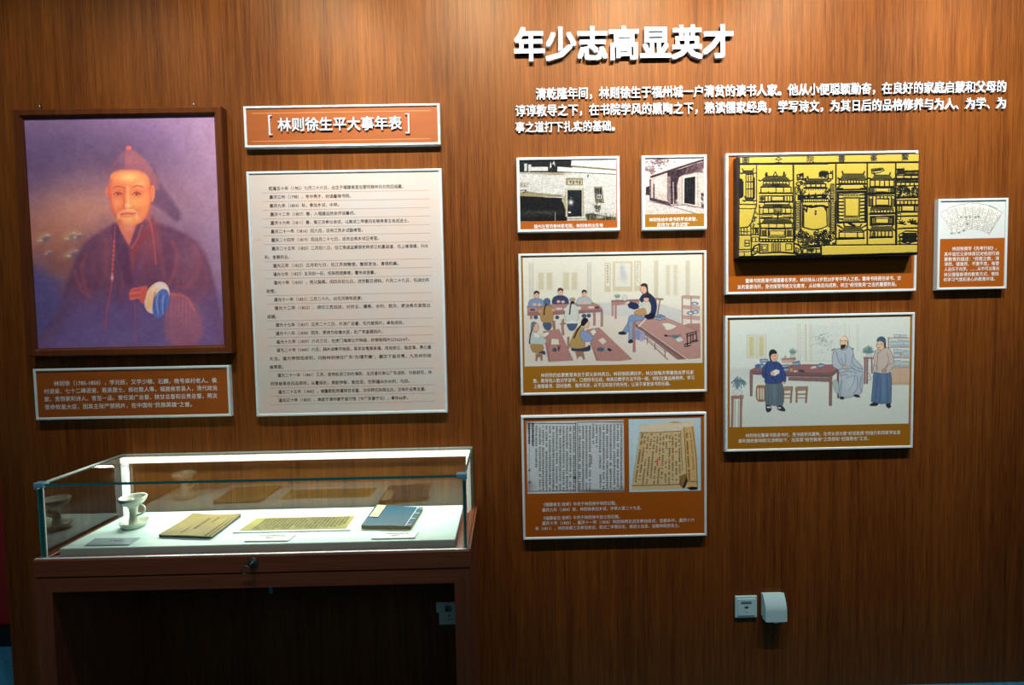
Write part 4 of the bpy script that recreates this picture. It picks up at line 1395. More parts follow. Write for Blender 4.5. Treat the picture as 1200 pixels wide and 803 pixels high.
# father with child
ps.poly([(175, 530), (240, 560), (245, 610), (215, 630), (170, 560)], (160, 160, 196), 0.9, 4)
ps.poly([(135, 450), (180, 440), (240, 455), (260, 470), (215, 478), (170, 490), (140, 545), (105, 570), (85, 560), (120, 500)], JEAN, 1, 2, True, ol=LINE, ow=1.6, oa=.8)
ps.poly([(130, 490), (160, 480), (158, 600), (150, 622), (128, 612)], (140, 160, 196), 1, 2, ol=LINE, ow=1.3, oa=.7)
ps.poly([(170, 540), (210, 560), (205, 620), (175, 610)], (128, 148, 190), 1, 2)
ps.poly([(60, 562), (90, 556), (116, 572), (92, 580), (62, 576)], (44, 48, 66), 1, 1, True)
ps.poly([(128, 620), (150, 610), (160, 630), (140, 640), (126, 634)], (44, 48, 66), 1, 1, True)
ps.poly([(240, 285), (275, 292), (312, 330), (325, 380), (315, 440), (300, 465), (245, 465), (235, 380), (215, 350), (205, 330)], NAVY, 1, 2, True, ol=(24, 26, 48), ow=1.5)
ps.poly([(255, 425), (310, 430), (306, 468), (248, 468)], (30, 34, 56), 1, 2)
ps.ell(236, 262, 24, 33, SKIN, 1, 2, 8, ol=LINE, ow=1.3)
ps.poly([(212, 240), (225, 222), (250, 222), (262, 240), (264, 290), (256, 285), (252, 256), (240, 242)], (60, 44, 44), 1, 2, True)
ps.ell(222, 285, 5, 4, (196, 120, 104), .8, 3)
ps.line([(264, 280), (266, 310), (262, 340)], (48, 38, 42), 5, 1)
ps.poly([(235, 345), (262, 340), (284, 370), (280, 425), (240, 440), (205, 420), (200, 380)], (208, 210, 196), 1, 2, True, ol=LINE, ow=1.2, oa=.7)
ps.poly([(190, 405), (235, 395), (252, 420), (240, 445), (185, 442), (165, 425)], (186, 148, 104), 1, 2, True, ol=(110, 80, 60), ow=1.2)
ps.ell(252, 332, 19, 18, SKIN, 1, 2, ol=LINE, ow=1); ps.poly([(236, 322), (250, 308), (272, 312), (276, 334), (262, 322)], (56, 44, 48), 1, 2, True)
ps.poly([(122, 368), (140, 348), (180, 358), (206, 372), (196, 395), (168, 404), (130, 390)], (40, 50, 92), 1, 1.5, ol=(20, 24, 50), ow=1.2)
ps.poly([(112, 352), (132, 345), (140, 352), (122, 368)], (222, 214, 196), 1, 1.5); ps.ell(110, 360, 9, 8, SKIN, 1, 2)
ps.poly([(196, 372), (225, 352), (240, 365), (215, 395)], (196, 206, 202), 1, 2)
# things on the desk
ps.poly([(312, 452), (350, 436), (386, 452), (384, 468), (345, 480), (312, 468)], (108, 134, 164), 1, 1.5, ol=(50, 64, 90), ow=1.3)
ps.line([(312, 462), (345, 472), (384, 458)], (226, 230, 232), 2, 1)
ps.poly([(192, 520), (246, 464), (256, 468), (204, 526)], (222, 216, 200), 1, 1.5, ol=(150, 140, 120), ow=.8)
ps.poly([(362, 505), (400, 498), (440, 510), (462, 520), (430, 540), (392, 545), (378, 520)], (226, 224, 214), 1, 2, True, ol=(160, 150, 140), ow=.8, oa=.6)
ps.ell(388, 585, 12, 7, (44, 44, 56), 1, 2, 15); ps.line([(398, 588), (452, 590), (490, 580)], (60, 64, 78), 4, 1)
ps.ell(452, 592, 26, 12, (96, 120, 136), 1, 2, 10); ps.ell(483, 614, 25, 16, (206, 216, 216), 1, 2, ol=(110, 120, 120), ow=1)
for a_, b_ in (((532, 575), (600, 556)), ((536, 590), (600, 570)), ((536, 645), (604, 612)), ((535, 572), (540, 655)), ((600, 556), (604, 625)), ((520, 662), (560, 655)), ((518, 650), (535, 640)), ((588, 628), (612, 622)), ((560, 580), (562, 640)), ((576, 576), (578, 632))):
    ps.line([a_, b_], (40, 38, 48), 5, 1)
# pupils' back table
ps.view(608, 295, 5.948)
ps.poly([(58, 380), (110, 368), (330, 362), (510, 352), (560, 372), (585, 405), (420, 415), (235, 425), (60, 430)], TBL, 1, 2, ol=TBL2, ow=1.4, oa=.8)
ps.poly([(60, 422), (235, 416), (420, 408), (585, 402), (585, 420), (420, 432), (235, 442), (60, 448)], (150, 112, 112), 1, 2)
for x_, y0_, y1_ in ((518, 420, 515), (570, 415, 522), (78, 445, 470)): ps.box(x_, y0_, x_ + 17, y1_, (168, 130, 126), 1, soft=2, ol=TBL2, ow=1, oa=.6)


def boy(cx, cy, coat, s_=1.0):
    ps.poly([(cx - 58 * s_, cy + 88 * s_), (cx - 52 * s_, cy + 52 * s_), (cx - 22 * s_, cy + 34 * s_), (cx + 20 * s_, cy + 34 * s_), (cx + 50 * s_, cy + 54 * s_), (cx + 58 * s_, cy + 86 * s_), (cx + 26 * s_, cy + 92 * s_), (cx - 26 * s_, cy + 94 * s_)], coat, 1, 2, True, ol=LINE, ow=1.3, oa=.7)
    ps.ell(cx, cy + 12 * s_, 18 * s_, 22 * s_, SKIN, 1, 2, ol=LINE, ow=1, )
    ps.poly([(cx - 19 * s_, cy + 8 * s_), (cx - 16 * s_, cy - 14 * s_), (cx, cy - 20 * s_), (cx + 17 * s_, cy - 12 * s_), (cx + 19 * s_, cy + 6 * s_), (cx, cy - 4 * s_)], (66, 54, 54), 1, 2, True)
    ps.ell(cx - 14 * s_, cy + 76 * s_, 13 * s_, 10 * s_, SKIN, 1, 2); ps.ell(cx + 18 * s_, cy + 78 * s_, 13 * s_, 10 * s_, SKIN, 1, 2)
    ps.line([(cx - 6 * s_, cy + 10 * s_), (cx - 4 * s_, cy + 10 * s_)], LINE, 2, .8); ps.line([(cx + 6 * s_, cy + 10 * s_), (cx + 8 * s_, cy + 10 * s_)], LINE, 2, .8)


boy(124, 292, (128, 152, 188)); boy(290, 272, (60, 72, 116)); boy(456, 284, (178, 192, 198), 0.92)
for x_, y_ in ((96, 402), (280, 398), (505, 388)): ps.ell(x_, y_, 24, 8, (214, 208, 200), 1, 3)
ps.ell(95, 404, 20, 8, (84, 74, 84), 1, 3); ps.ell(545, 390, 18, 9, (90, 78, 88), 1, 3)
for x_, y_, w_ in ((105, 458, 26), (255, 458, 24), (440, 448, 30), (476, 446, 24)): ps.ell(x_ + w_ / 2, y_, w_ * 0.6, 14, (70, 88, 120), 1, 3)
# boys with their backs turned
ps.poly([(150, 395), (180, 378), (215, 380), (238, 400), (240, 470), (225, 495), (165, 490), (150, 450)], TAN, 1, 2, True, ol=(96, 74, 50), ow=1.4)
ps.poly([(136, 412), (156, 396), (160, 430), (142, 432)], (196, 158, 124), 1, 2); ps.poly([(232, 396), (252, 400), (250, 414), (232, 418)], (206, 170, 140), 1, 2)
ps.poly([(168, 498), (225, 498), (228, 530), (210, 548), (180, 540)], (76, 96, 124), 1, 2, True)
ps.ell(196, 350, 24, 26, (84, 112, 150), 1, 2, ol=(50, 66, 96), ow=1.2); ps.line([(192, 366), (180, 395), (176, 440)], (40, 34, 40), 6, 1, sm=True)
ps.poly([(232, 480), (254, 482), (256, 540), (240, 548), (234, 520)], (150, 118, 100), 1, 2)
ps.poly([(330, 385), (352, 365), (390, 368), (412, 392), (416, 440), (408, 480), (330, 480), (320, 430)], (206, 214, 208), 1, 2, True, ol=(96, 104, 104), ow=1.5)
ps.poly([(312, 398), (335, 385), (336, 410), (316, 412)], (210, 216, 210), 1, 2); ps.poly([(410, 380), (434, 386), (432, 404), (412, 408)], (210, 216, 210), 1, 2)
ps.poly([(336, 500), (406, 498), (400, 530), (378, 552), (350, 545)], (76, 96, 130), 1, 2, True); ps.poly([(325, 484), (412, 482), (408, 500), (336, 502)], (226, 226, 220), 1, 2)
ps.ell(374, 335, 20, 14, (170, 158, 130), 1, 2, ol=(96, 80, 66), ow=1); ps.ell(374, 354, 16, 9, (44, 36, 40), 1, 2); ps.line([(370, 350), (360, 380), (354, 436)], (36, 30, 36), 6, 1, sm=True)
ps.line([(308, 478), (304, 530), (310, 575)], (150, 120, 104), 13, 0.9, 3); ps.line([(292, 505), (325, 500)], (150, 120, 104), 8, 0.9, 3)
# front tables
ps.poly([(170, 555), (280, 540), (380, 758), (205, 768)], (180, 134, 130), 1, 3, ol=TBL2, ow=1.6, oa=.7)
ps.poly([(470, 545), (560, 530), (790, 750), (700, 762), (540, 760)], (180, 134, 130), 1, 3, ol=TBL2, ow=1.6, oa=.7)
ps.line([(196, 640), (215, 764)], (140, 100, 102), 5, .8, 2); ps.line([(500, 640), (548, 756)], (140, 100, 102), 5, .8, 2)
ps.poly([(226, 606), (276, 610), (282, 648), (224, 648)], (226, 220, 204), 1, 2, ol=(150, 140, 130), ow=1)
ps.line([(224, 608), (212, 652)], (130, 100, 90), 3, 1)
ps.ell(248, 686, 16, 14, (84, 98, 120), 1, 2); ps.line([(248, 676), (262, 684)], (30, 34, 46), 4, 1)
ps.line([(274, 655), (278, 690)], (60, 44, 50), 5, 1); ps.line([(288, 655), (282, 680)], (90, 60, 60), 4, 1)
ps.poly([(552, 618), (586, 598), (612, 626), (586, 648)], (224, 216, 198), 1, 2, ol=(150, 140, 130), ow=1)
ps.ell(570, 682, 24, 14, (86, 102, 122), 1, 2, ol=(44, 50, 66)); ps.ell(607, 680, 12, 12, (150, 160, 172), 1, 2); ps.ell(632, 684, 16, 9, (44, 42, 54), 1, 2, 25)
# boy at left front table
ps.poly([(115, 700), (165, 690), (185, 700), (186, 720), (150, 710)], (58, 76, 110), 1, 2)
ps.poly([(80, 590), (100, 560), (135, 568), (170, 600), (190, 612), (186, 640), (150, 650), (100, 650), (76, 630)], (186, 204, 206), 1, 2, True, ol=(90, 104, 110), ow=1.4)
ps.poly([(86, 648), (160, 650), (172, 680), (140, 706), (100, 700), (84, 672)], TAN, 1, 2, True, ol=(110, 84, 56), ow=1.3)
ps.poly([(100, 570), (136, 566), (150, 590), (130, 600), (108, 596)], (228, 226, 218), 1, 2)
ps.ell(118, 528, 22, 32, SKIN, 1, 2, ol=LINE, ow=1.2); ps.poly([(86, 498), (104, 488), (122, 494), (112, 510), (100, 540), (92, 560), (84, 550)], (96, 124, 148), 1, 2, True)
ps.line([(92, 545), (80, 580), (74, 640)], (44, 36, 42), 6, 1, sm=True)
ps.poly([(165, 570), (205, 560), (212, 572), (180, 598)], (232, 230, 222), 1, 1.5, ol=(120, 120, 120), ow=1)
ps.poly([(140, 700), (180, 690), (184, 716), (150, 716)], (54, 68, 100), 1, 2)
ps.poly([(116, 712), (166, 706), (166, 760), (152, 762), (150, 736), (132, 738), (128, 764), (116, 762)], (156, 122, 104), 1, 2)
# boy at right front table
ps.poly([(372, 670), (460, 668), (495, 650), (490, 692), (380, 694)], (54, 66, 94), 1, 2, True)
ps.poly([(388, 560), (420, 528), (455, 535), (450, 590), (462, 640), (452, 672), (370, 672), (358, 640)], (182, 152, 92), 1, 2, True, ol=(96, 76, 46), ow=1.5)
ps.poly([(432, 560), (462, 552), (500, 578), (522, 600), (500, 625), (450, 624), (430, 596)], (136, 158, 200), 1, 2, True, ol=(60, 76, 120), ow=1.4)
ps.poly([(498, 556), (525, 540), (540, 560), (518, 588)], (228, 226, 220), 1, 1.5, ol=(140, 140, 140), ow=1)
ps.ell(470, 505, 22, 28, SKIN, 1, 2, ol=LINE, ow=1.2); ps.poly([(434, 490), (446, 466), (470, 462), (484, 480), (470, 500), (450, 520), (436, 512)], (34, 32, 44), 1, 2, True)
ps.line([(440, 505), (410, 545), (385, 600)], (30, 28, 38), 7, 1, sm=True)
ps.poly([(390, 694), (450, 696), (462, 750), (448, 754), (440, 732), (418, 732), (408, 756), (402, 730)], (158, 124, 104), 1, 2)
ps.line([(345, 600), (346, 670)], (150, 118, 100), 12, 0.9, 2)
ps.grain(0.03, 2.0); ps.grain(0.025, 8)
print_mesh('print', ((612, 301.6), (823, 298.8), (615.4, 429.6), (823, 425.5)), -0.0163, ps, 470, 290, INK, p_school, 1.0)

# ---- study painting
pp = Paint(852, 371, 1069, 505, 4.5, (214, 226, 220))
LN = (60, 66, 84)
RW_, RW2 = (150, 112, 112), (108, 80, 84)
pp.lw = 1.35
pp.view(850, 370, 5.948)
pp.poly([(30, 365), (300, 360), (1300, 340), (1300, 470), (520, 470), (30, 480)], (200, 212, 212), 0.35, 14)
pp.poly([(30, 368), (260, 365), (260, 430), (30, 440)], (196, 206, 208), 0.5, 10)
for x_ in (152, 222):
    pp.box(x_, 134, x_ + 62, 296, (212, 220, 208), 1, ol=(160, 168, 160), ow=1.6)
    pp.box(x_ + 12, 146, x_ + 48, 286, (204, 200, 158), 0.9, soft=3)
    for t in range(9): pp.scribble(x_ + 22, 152 + 14 * t, 12, 11, (190, 180, 128), .6, 3)
for x_ in (505, 520, 556, 563, 588, 600): pp.line([(x_, 62), (x_ + 2, 316)], (186, 182, 170), 4, 0.6, 2)
pp.line([(500, 316), (1040 - 20, 316)], (186, 182, 170), 3, 0.6, 2)
for t in range(9): pp.scribble(532, 90 + 22 * t, 15, 15, (196, 200, 196), .6, 3)
# hanging plum painting
pp.box(608, 66, 810, 300, (208, 222, 218), 0.9, soft=3)
r_ = random.Random(9)
for t in range(90):
    x_, y_ = 640 + r_.gauss(50, 38), 150 + r_.gauss(30, 42)
    pp.line([(x_, y_), (x_ + r_.uniform(-16, 16), y_ + r_.uniform(-14, 14))], (150, 160, 162), 3, 0.45, 3)
for t in range(16): pp.ell(660 + r_.gauss(0, 22), 160 + r_.gauss(0, 30), 5, 3, (92, 104, 112), 0.6, 2)
# plant on books stand behind the desk
pp.poly([(392, 298), (492, 294), (492, 308), (392, 312)], (170, 130, 120), 1, 2, ol=RW2, ow=1); pp.box(395, 308, 486, 330, (196, 168, 160), .9, soft=2)
for t in range(26):
    a_ = t * 0.52; rr = r_.uniform(14, 30)
    pp.line([(468, 262), (468 + rr * math.cos(a_), 250 + rr * 0.8 * math.sin(a_))], (112, 146, 146), 4, 0.75, 2)
pp.box(456, 270, 482, 292, (196, 208, 206), 1, soft=2, ol=(120, 130, 130), ow=1); pp.ell(418, 288, 8, 9, (150, 170, 150), 1, 2)
# desk
pp.poly([(172, 380), (210, 362), (560, 340), (765, 342), (790, 368), (735, 402), (440, 398), (180, 386)], (156, 108, 112), 1, 2, ol=RW2, ow=1.4)
pp.poly([(172, 382), (440, 398), (735, 402), (790, 370), (790, 385), (738, 430), (440, 424), (172, 408)], (126, 100, 104), 1, 2, ol=(70, 58, 64), ow=1.2, oa=.8)
pp.line([(200, 404), (440, 416), (730, 420)], (84, 70, 78), 3, .8)
pp.poly([(440, 428), (735, 434), (735, 462), (440, 452)], (136, 110, 112), 1, 2, ol=(76, 62, 68), ow=1.2, oa=.8)
pp.poly([(170, 390), (192, 395), (188, 560), (172, 562)], (140, 108, 108), 1, 2, ol=RW2, ow=1.2)
pp.poly([(725, 430), (745, 430), (742, 628), (722, 628)], (140, 112, 110), 1, 2, ol=RW2, ow=1.2)
pp.poly([(778, 385), (792, 375), (792, 575), (780, 576)], (120, 92, 92), 1, 2, ol=RW2, ow=1.2)
# books and vessels on the desk
BK, BK2 = (112, 140, 172), (58, 74, 112)
for q in ([(212, 345), (260, 332), (270, 345), (262, 370), (215, 370)], [(240, 305), (296, 302), (300, 322), (245, 328)], [(392, 345), (440, 340), (446, 356), (398, 362)], [(396, 368), (438, 364), (442, 388), (398, 390)], [(470, 325), (515, 315), (524, 340), (495, 352), (470, 346)], [(636, 352), (662, 332), (684, 336), (684, 362), (650, 366)]):
    pp.poly(q, BK, 1, 2, ol=BK2, ow=1.6)
    c_ = np.mean(q, 0); pp.line([(c_[0] - 20, c_[1] + 2), (c_[0] + 20, c_[1] - 1)], (214, 224, 230), 3, 0.9)
pp.ell(226, 352, 20, 14, (70, 96, 150), .8, 3)
pp.box(449, 362, 470, 392, (186, 158, 116), 1, soft=2, ol=(110, 84, 60), ow=1)
for t in range(4): pp.line([(455 + 4 * t, 364), (452 + 6 * t, 340)], (120, 90, 70), 2.4, 1)
pp.ell(488, 388, 14, 6, (206, 206, 190), 1, 2); pp.ell(532, 386, 22, 10, (70, 78, 92), 1, 2, 10)
pp.poly([(592, 362), (625, 350), (640, 364), (600, 370)], (206, 218, 214), 1, 2)
# drum stool and two stools
pp.poly([(218, 495), (245, 486), (276, 490), (282, 520), (282, 580), (270, 598), (228, 596), (214, 560)], (160, 122, 92), 1, 2, True, ol=(92, 66, 50), ow=1.5)
for x_ in (228, 248, 264): pp.line([(x_, 510), (x_ + 1, 580)], (214, 220, 214), 8, .9, 2)
for x0_, sx in ((395, 75), (488, 88)):
    pp.poly([(x0_, 502), (x0_ + 20, 494), (x0_ + sx, 494), (x0_ + sx, 520), (x0_, 524)], (164, 136, 116), 1, 2, ol=(96, 72, 58), ow=1.3)
    pp.line([(x0_ + sx - 8, 520), (x0_ + sx - 14, 604)], (150, 118, 98), 10, 1); pp.line([(x0_ + 10, 520), (x0_ + 8, 602)], (150, 118, 98), 10, 1)
    pp.line([(x0_ + 10, 548), (x0_ + sx - 14, 548)], (150, 118, 98), 7, 1); pp.line([(x0_ + 10, 574), (x0_ + sx - 14, 574)], (150, 118, 98), 5, 1)
# plant stand at left
pp.poly([(42, 560), (125, 555), (125, 578), (42, 580)], (160, 124, 112), 1, 2, ol=RW2, ow=1.3)
for x_ in (46, 106): pp.poly([(x_ - 4, 578), (x_ + 12, 578), (x_ + 8, 778), (x_ - 6, 778)], (160, 124, 114), 1, 2, ol=RW2, ow=1.2)
for x_ in (68, 92): pp.line([(x_, 590), (x_ - 2, 776)], (140, 116, 110), 3, .8)
pp.ell(84, 535, 34, 24, (206, 216, 216), 1, 2, ol=(120, 134, 140), ow=1.2)
for t in range(46):
    a_ = r_.uniform(0, 6.28); rr = r_.uniform(20, 54)
    x_, y_ = 92 + rr * math.cos(a_), 466 + rr * 0.72 * math.sin(a_)
    pp.line([(92, 470), ((92 + x_) / 2, min(y_, 452) - 4), (x_, y_ + 8)], (96, 128, 140), 5, 0.75, 2, True)
# boy in blue
pp.poly([(284, 620), (318, 630), (320, 660), (300, 674), (284, 664)], (50, 58, 76), 1, 2, True); pp.poly([(362, 625), (392, 625), (418, 655), (410, 668), (366, 656)], (50, 58, 76), 1, 2, True)
pp.poly([(288, 634), (318, 634), (316, 646), (290, 644)], (214, 216, 210), 1, 1.5); pp.poly([(364, 636), (390, 640), (386, 650), (364, 646)], (214, 216, 210), 1, 1.5)
pp.poly([(280, 460), (398, 460), (404, 540), (402, 622), (360, 630), (280, 622), (276, 540)], (100, 120, 134), 1, 2, ol=LN, ow=1.5)
for x_ in (300, 330, 372, 388): pp.line([(x_, 475), (x_ - 3, 615)], (72, 88, 104), 3, .6, 2)
g = pp.glow; g(340, 540, 14, 70, (124, 142, 152), .6)
pp.poly([(290, 325), (330, 318), (365, 322), (395, 350), (415, 400), (424, 440), (412, 475), (396, 468), (355, 474), (280, 468), (274, 440), (256, 420), (262, 370)], (62, 82, 140), 1, 2, True, ol=(30, 38, 70), ow=1.6)
for q in ([(290, 340), (282, 400), (290, 445)], [(375, 345), (392, 400), (396, 450)], [(330, 330), (352, 350), (345, 380)], [(262, 400), (300, 420)], [(318, 430), (350, 452), (346, 470)]): pp.line(q, (32, 42, 80), 3, .8, 1, True)
pp.poly([(318, 392), (352, 374), (378, 382), (376, 402), (345, 420), (322, 414)], (222, 228, 226), 1, 2, ol=(140, 150, 160), ow=1)
pp.ell(328, 404, 13, 14, SKIN, 1, 2); pp.ell(404, 470, 11, 10, SKIN, 1, 2)
pp.ell(340, 286, 26, 35, SKIN, 1, 2, ol=LN, ow=1.3)
pp.poly([(304, 262), (315, 240), (340, 236), (358, 252), (356, 266), (328, 268), (316, 288), (322, 316), (312, 316), (306, 290)], (48, 52, 62), 1, 2, True)
for q in ([(344, 280), (350, 280)], [(330, 281), (335, 281)], [(340, 303), (349, 303)]): pp.line(q, (110, 70, 66), 2.4, .9)
# seated master
pp.view(960, 370, 5.948)
for x_ in (172, 186, 208, 262, 272): pp.line([(x_, 56), (x_ + 2, 250)], (196, 200, 190), 4, 0.6, 2)
pp.poly([(80, 240), (110, 226), (118, 232), (92, 248)], (130, 132, 110), 1, 2); pp.poly([(205, 222), (242, 228), (240, 240), (208, 234)], (130, 132, 110), 1, 2)
pp.line([(98, 250), (90, 320), (104, 370)], (140, 150, 150), 4, .8, 2)
pp.poly([(108, 450), (130, 460), (140, 540), (112, 530), (94, 470)], (170, 190, 194), 1, 2, True, ol=LN, ow=1)
GOWN = (176, 192, 206)
pp.poly([(135, 228), (165, 240), (205, 216), (232, 236), (248, 300), (296, 352), (304, 410), (300, 520), (278, 548), (200, 572), (145, 570), (136, 540), (150, 440), (132, 380), (96, 352), (90, 300), (100, 256)], GOWN, 1, 2, True, ol=LN, ow=1.8)
for q in ([(120, 250), (130, 300), (150, 340), (178, 352)], [(150, 300), (170, 345)], [(235, 270), (230, 330), (262, 360), (300, 372)], [(212, 345), (250, 376), (296, 392)], [(170, 360), (150, 372), (132, 378)], [(150, 400), (200, 388), (260, 398)], [(148, 420), (190, 410), (200, 430)],
          [(250, 410), (238, 470), (205, 520)], [(265, 420), (268, 500), (240, 540)], [(160, 450), (150, 520), (146, 560)], [(295, 420), (285, 490), (296, 530)], [(180, 262), (186, 300), (182, 340)], [(170, 370), (190, 376), (230, 366), (246, 380)], [(190, 440), (215, 424), (240, 420)]):
    pp.line(q, (84, 100, 126), 3, .8, 1, True)
g(215, 470, 40, 60, (196, 208, 216), .6)
pp.ell(182, 360, 20, 12, (206, 180, 156), 1, 2, ol=LN, ow=1); pp.ell(172, 226, 22, 14, (150, 168, 190), 1, 2, ol=LN, ow=1)
pp.ell(173, 185, 29, 43, (224, 196, 168), 1, 2, ol=LN, ow=1.4); pp.ell(170, 158, 24, 14, (236, 214, 186), .9, 4)
pp.poly([(150, 212), (166, 204), (186, 206), (180, 222), (160, 234), (150, 226)], (56, 46, 52), 1, 2, True)
pp.line([(198, 180), (202, 205), (196, 214)], (70, 60, 66), 4, .9)
for q in ([(152, 176), (162, 175)], [(176, 174), (188, 176)], [(152, 206), (182, 202)]): pp.line(q, (84, 60, 60), 3, .9)
pp.ell(158, 574, 17, 11, (48, 54, 66), 1, 2, 10); pp.ell(262, 560, 24, 10, (48, 54, 66), 1, 2, 12)
# stand and plant between the two men
for x_ in (314, 330): pp.poly([(x_, 290), (x_ + 12, 290), (x_ + 8, 476), (x_ - 2, 476)], (150, 106, 106), 1, 2, ol=RW2, ow=1)
pp.poly([(308, 288), (380, 290), (380, 302), (308, 302)], (150, 110, 106), 1, 2); pp.line([(366, 300), (368, 400)], (150, 106, 106), 8, 1)
pp.line([(345, 400), (360, 440), (340, 450)], (170, 160, 140), 5, .8, 2, True)
pp.box(326, 262, 366, 290, (190, 206, 206), 1, soft=2, ol=(110, 126, 130), ow=1)
for t in range(40):
    a_ = r_.uniform(3.0, 6.5); rr = r_.uniform(16, 44)
    pp.line([(344, 262), (344 + rr * math.cos(a_), 252 + rr * math.sin(a_))], (104, 138, 142), 5, 0.75, 2)
# bookcase
for y_ in (158, 222, 296, 360): pp.box(478, y_ - 6, 628, y_ + 4, (188, 164, 156), 1, soft=2)
pp.box(478, 150, 490, 240, (176, 150, 142), 1, soft=2)
pp.box(505, 366, 624, 482, (206, 180, 156), 1, soft=2, ol=(140, 112, 96), ow=1.2); pp.line([(560, 370), (560, 480)], (150, 120, 100), 2, .9); pp.line([(505, 470), (624, 470)], (150, 120, 100), 2, .8)
for x_ in range(515, 620, 9): pp.line([(x_, 376), (x_, 464)], (190, 160, 136), 2, .5)
for x0_, y0_, ww, hh in ((498, 176, 44, 40), (548, 170, 36, 46), (590, 172, 36, 44), (520, 132, 40, 20), (562, 134, 46, 18), (518, 234, 30, 24), (548, 236, 26, 22), (520, 262, 52, 28), (584, 240, 40, 50), (525, 312, 44, 42), (576, 318, 50, 38)):
    pp.box(x0_, y0_, x0_ + ww, y0_ + hh, (160, 184, 198), 0.9, soft=2, ol=(92, 116, 140), ow=1.4, oa=.8)
    pp.line([(x0_ + 4, y0_ + hh * .5), (x0_ + ww - 4, y0_ + hh * .45)], (224, 232, 232), 4, .8, 2)
g(572, 268, 10, 14, (170, 140, 100), .8); g(606, 322, 14, 8, (190, 176, 110), .8)
# servant in blue skirt
pp.poly([(352, 622), (380, 604), (412, 610), (402, 628), (362, 630)], (48, 54, 66), 1, 2, True); pp.poly([(466, 616), (492, 608), (500, 636), (484, 646), (468, 634)], (48, 54, 66), 1, 2, True)
pp.poly([(378, 395), (500, 395), (505, 500), (502, 610), (430, 616), (362, 600), (372, 490)], (92, 122, 158), 1, 2, ol=(44, 60, 92), ow=1.6)
for q in ([(400, 400), (392, 600)], [(428, 430), (424, 612)], [(470, 400), (478, 608)], [(412, 400), (406, 500)]): pp.line(q, (60, 84, 124), 4, .6, 3)
g(450, 500, 16, 90, (124, 152, 182), .5)
pp.poly([(400, 240), (430, 240), (470, 222), (500, 246), (518, 300), (516, 350), (500, 380), (475, 402), (382, 390), (384, 320), (376, 290)], (196, 186, 180), 1, 2, True, ol=LN, ow=1.7)
for q in ([(472, 260), (484, 310), (470, 350), (450, 372)], [(410, 260), (404, 330), (402, 388)], [(500, 330), (470, 356), (466, 392)], [(384, 340), (400, 360)], [(430, 250), (404, 262)]): pp.line(q, (110, 104, 110), 3, .8, 1, True)
for y_ in (290, 318, 346, 372): pp.ell(404, y_, 3, 3, (90, 84, 92), 1, 1.5)
pp.ell(450, 384, 14, 11, (190, 150, 120), 1, 2, ol=LN, ow=1)
pp.ell(428, 205, 29, 36, (224, 192, 164), 1, 2, ol=LN, ow=1.4)
pp.poly([(402, 180), (410, 156), (436, 146), (460, 160), (464, 190), (460, 222), (452, 214), (450, 192), (430, 176)], (72, 96, 124), 1, 2, True, ol=(36, 48, 70), ow=1.2)
pp.line([(460, 196), (462, 222)], (40, 36, 46), 6, 1)
for q in ([(406, 200), (414, 199)], [(428, 198), (438, 200)], [(410, 224), (424, 222)]): pp.line(q, (90, 64, 60), 2.6, .9)
pp.grain(0.025, 2.0); pp.grain(0.02, 9)
print_mesh('print', ((855.0, 375.3), (1066.3, 371.2), (855.6, 500.8), (1065, 496.6)), -0.0163, pp, 480, 286, INK, p_paint, 1.12)

# ---- old house photograph
q1 = Paint(606, 185, 726, 262, 6, (222, 222, 216))
q1.view(603, 180, 8.45)
q1.box(40, 60, 570, 190, (20, 22, 24)); q1.poly([(565, 60), (1010, 60), (1010, 165), (560, 120)], (240, 240, 236))
q1.poly([(40, 185), (1010, 200), (1010, 670), (40, 670)], (214, 216, 212))
q1.box(160, 132, 330, 172, (214, 214, 214)); q1.poly([(95, 100), (125, 98), (122, 175), (98, 175)], (200, 202, 204)); q1.poly([(135, 110), (165, 108), (160, 178), (135, 178)], (206, 208, 206))
q1.poly([(345, 150), (362, 75), (375, 90), (395, 70), (408, 130), (420, 185), (340, 185)], (24, 24, 28)); q1.poly([(348, 150), (358, 74), (366, 130)], (226, 226, 226)); q1.poly([(370, 110), (392, 70), (404, 130), (385, 100)], (222, 222, 222))
q1.poly([(425, 130), (560, 140), (1010, 170), (1010, 205), (425, 178)], (232, 232, 230)); q1.line([(425, 180), (1010, 206)], (40, 40, 36), 7)
q1.line([(330, 178), (160, 175)], (60, 56, 48), 6)
for i in range(46):
    x_ = 560 + i * 9.8; q1.ell(x_, 122 + i * 0.8, 4.2, 8, (110, 104, 62), 1, 2)
q1.line([(560, 130), (1008, 165)], (90, 84, 50), 7, .9, 3)
for _ in range(320):
    x_, y_ = q1.rng.uniform(45, 1005), q1.rng.uniform(190, 640)
    q1.line([(x_, y_), (x_ + q1.rng.uniform(3, 14), y_ + q1.rng.uniform(-3, 3))], (120, 122, 118), 3, q1.rng.uniform(.1, .55), 3)
for _ in range(160):
    x_, y_ = q1.rng.uniform(45, 480), q1.rng.uniform(190, 400)
    q1.line([(x_, y_), (x_ + q1.rng.uniform(3, 16), y_ + q1.rng.uniform(-4, 4))], (90, 92, 90), 3, q1.rng.uniform(.2, .6), 2)
q1.glow(400, 200, 120, 14, (160, 140, 100), .8)
q1.line([(45, 195), (480, 205)], (120, 110, 84), 8, .6, 8)
q1.poly([(55, 380), (120, 372), (300, 402), (480, 410), (470, 430), (50, 430)], (150, 140, 100), .9, 6)
q1.poly([(50, 420), (470, 440), (470, 470), (520, 560), (520, 672), (50, 672)], (14, 15, 20), 1, 4)
q1.glow(300, 585, 160, 22, (80, 82, 66), .6); q1.glow(140, 600, 60, 40, (56, 60, 52), .6)
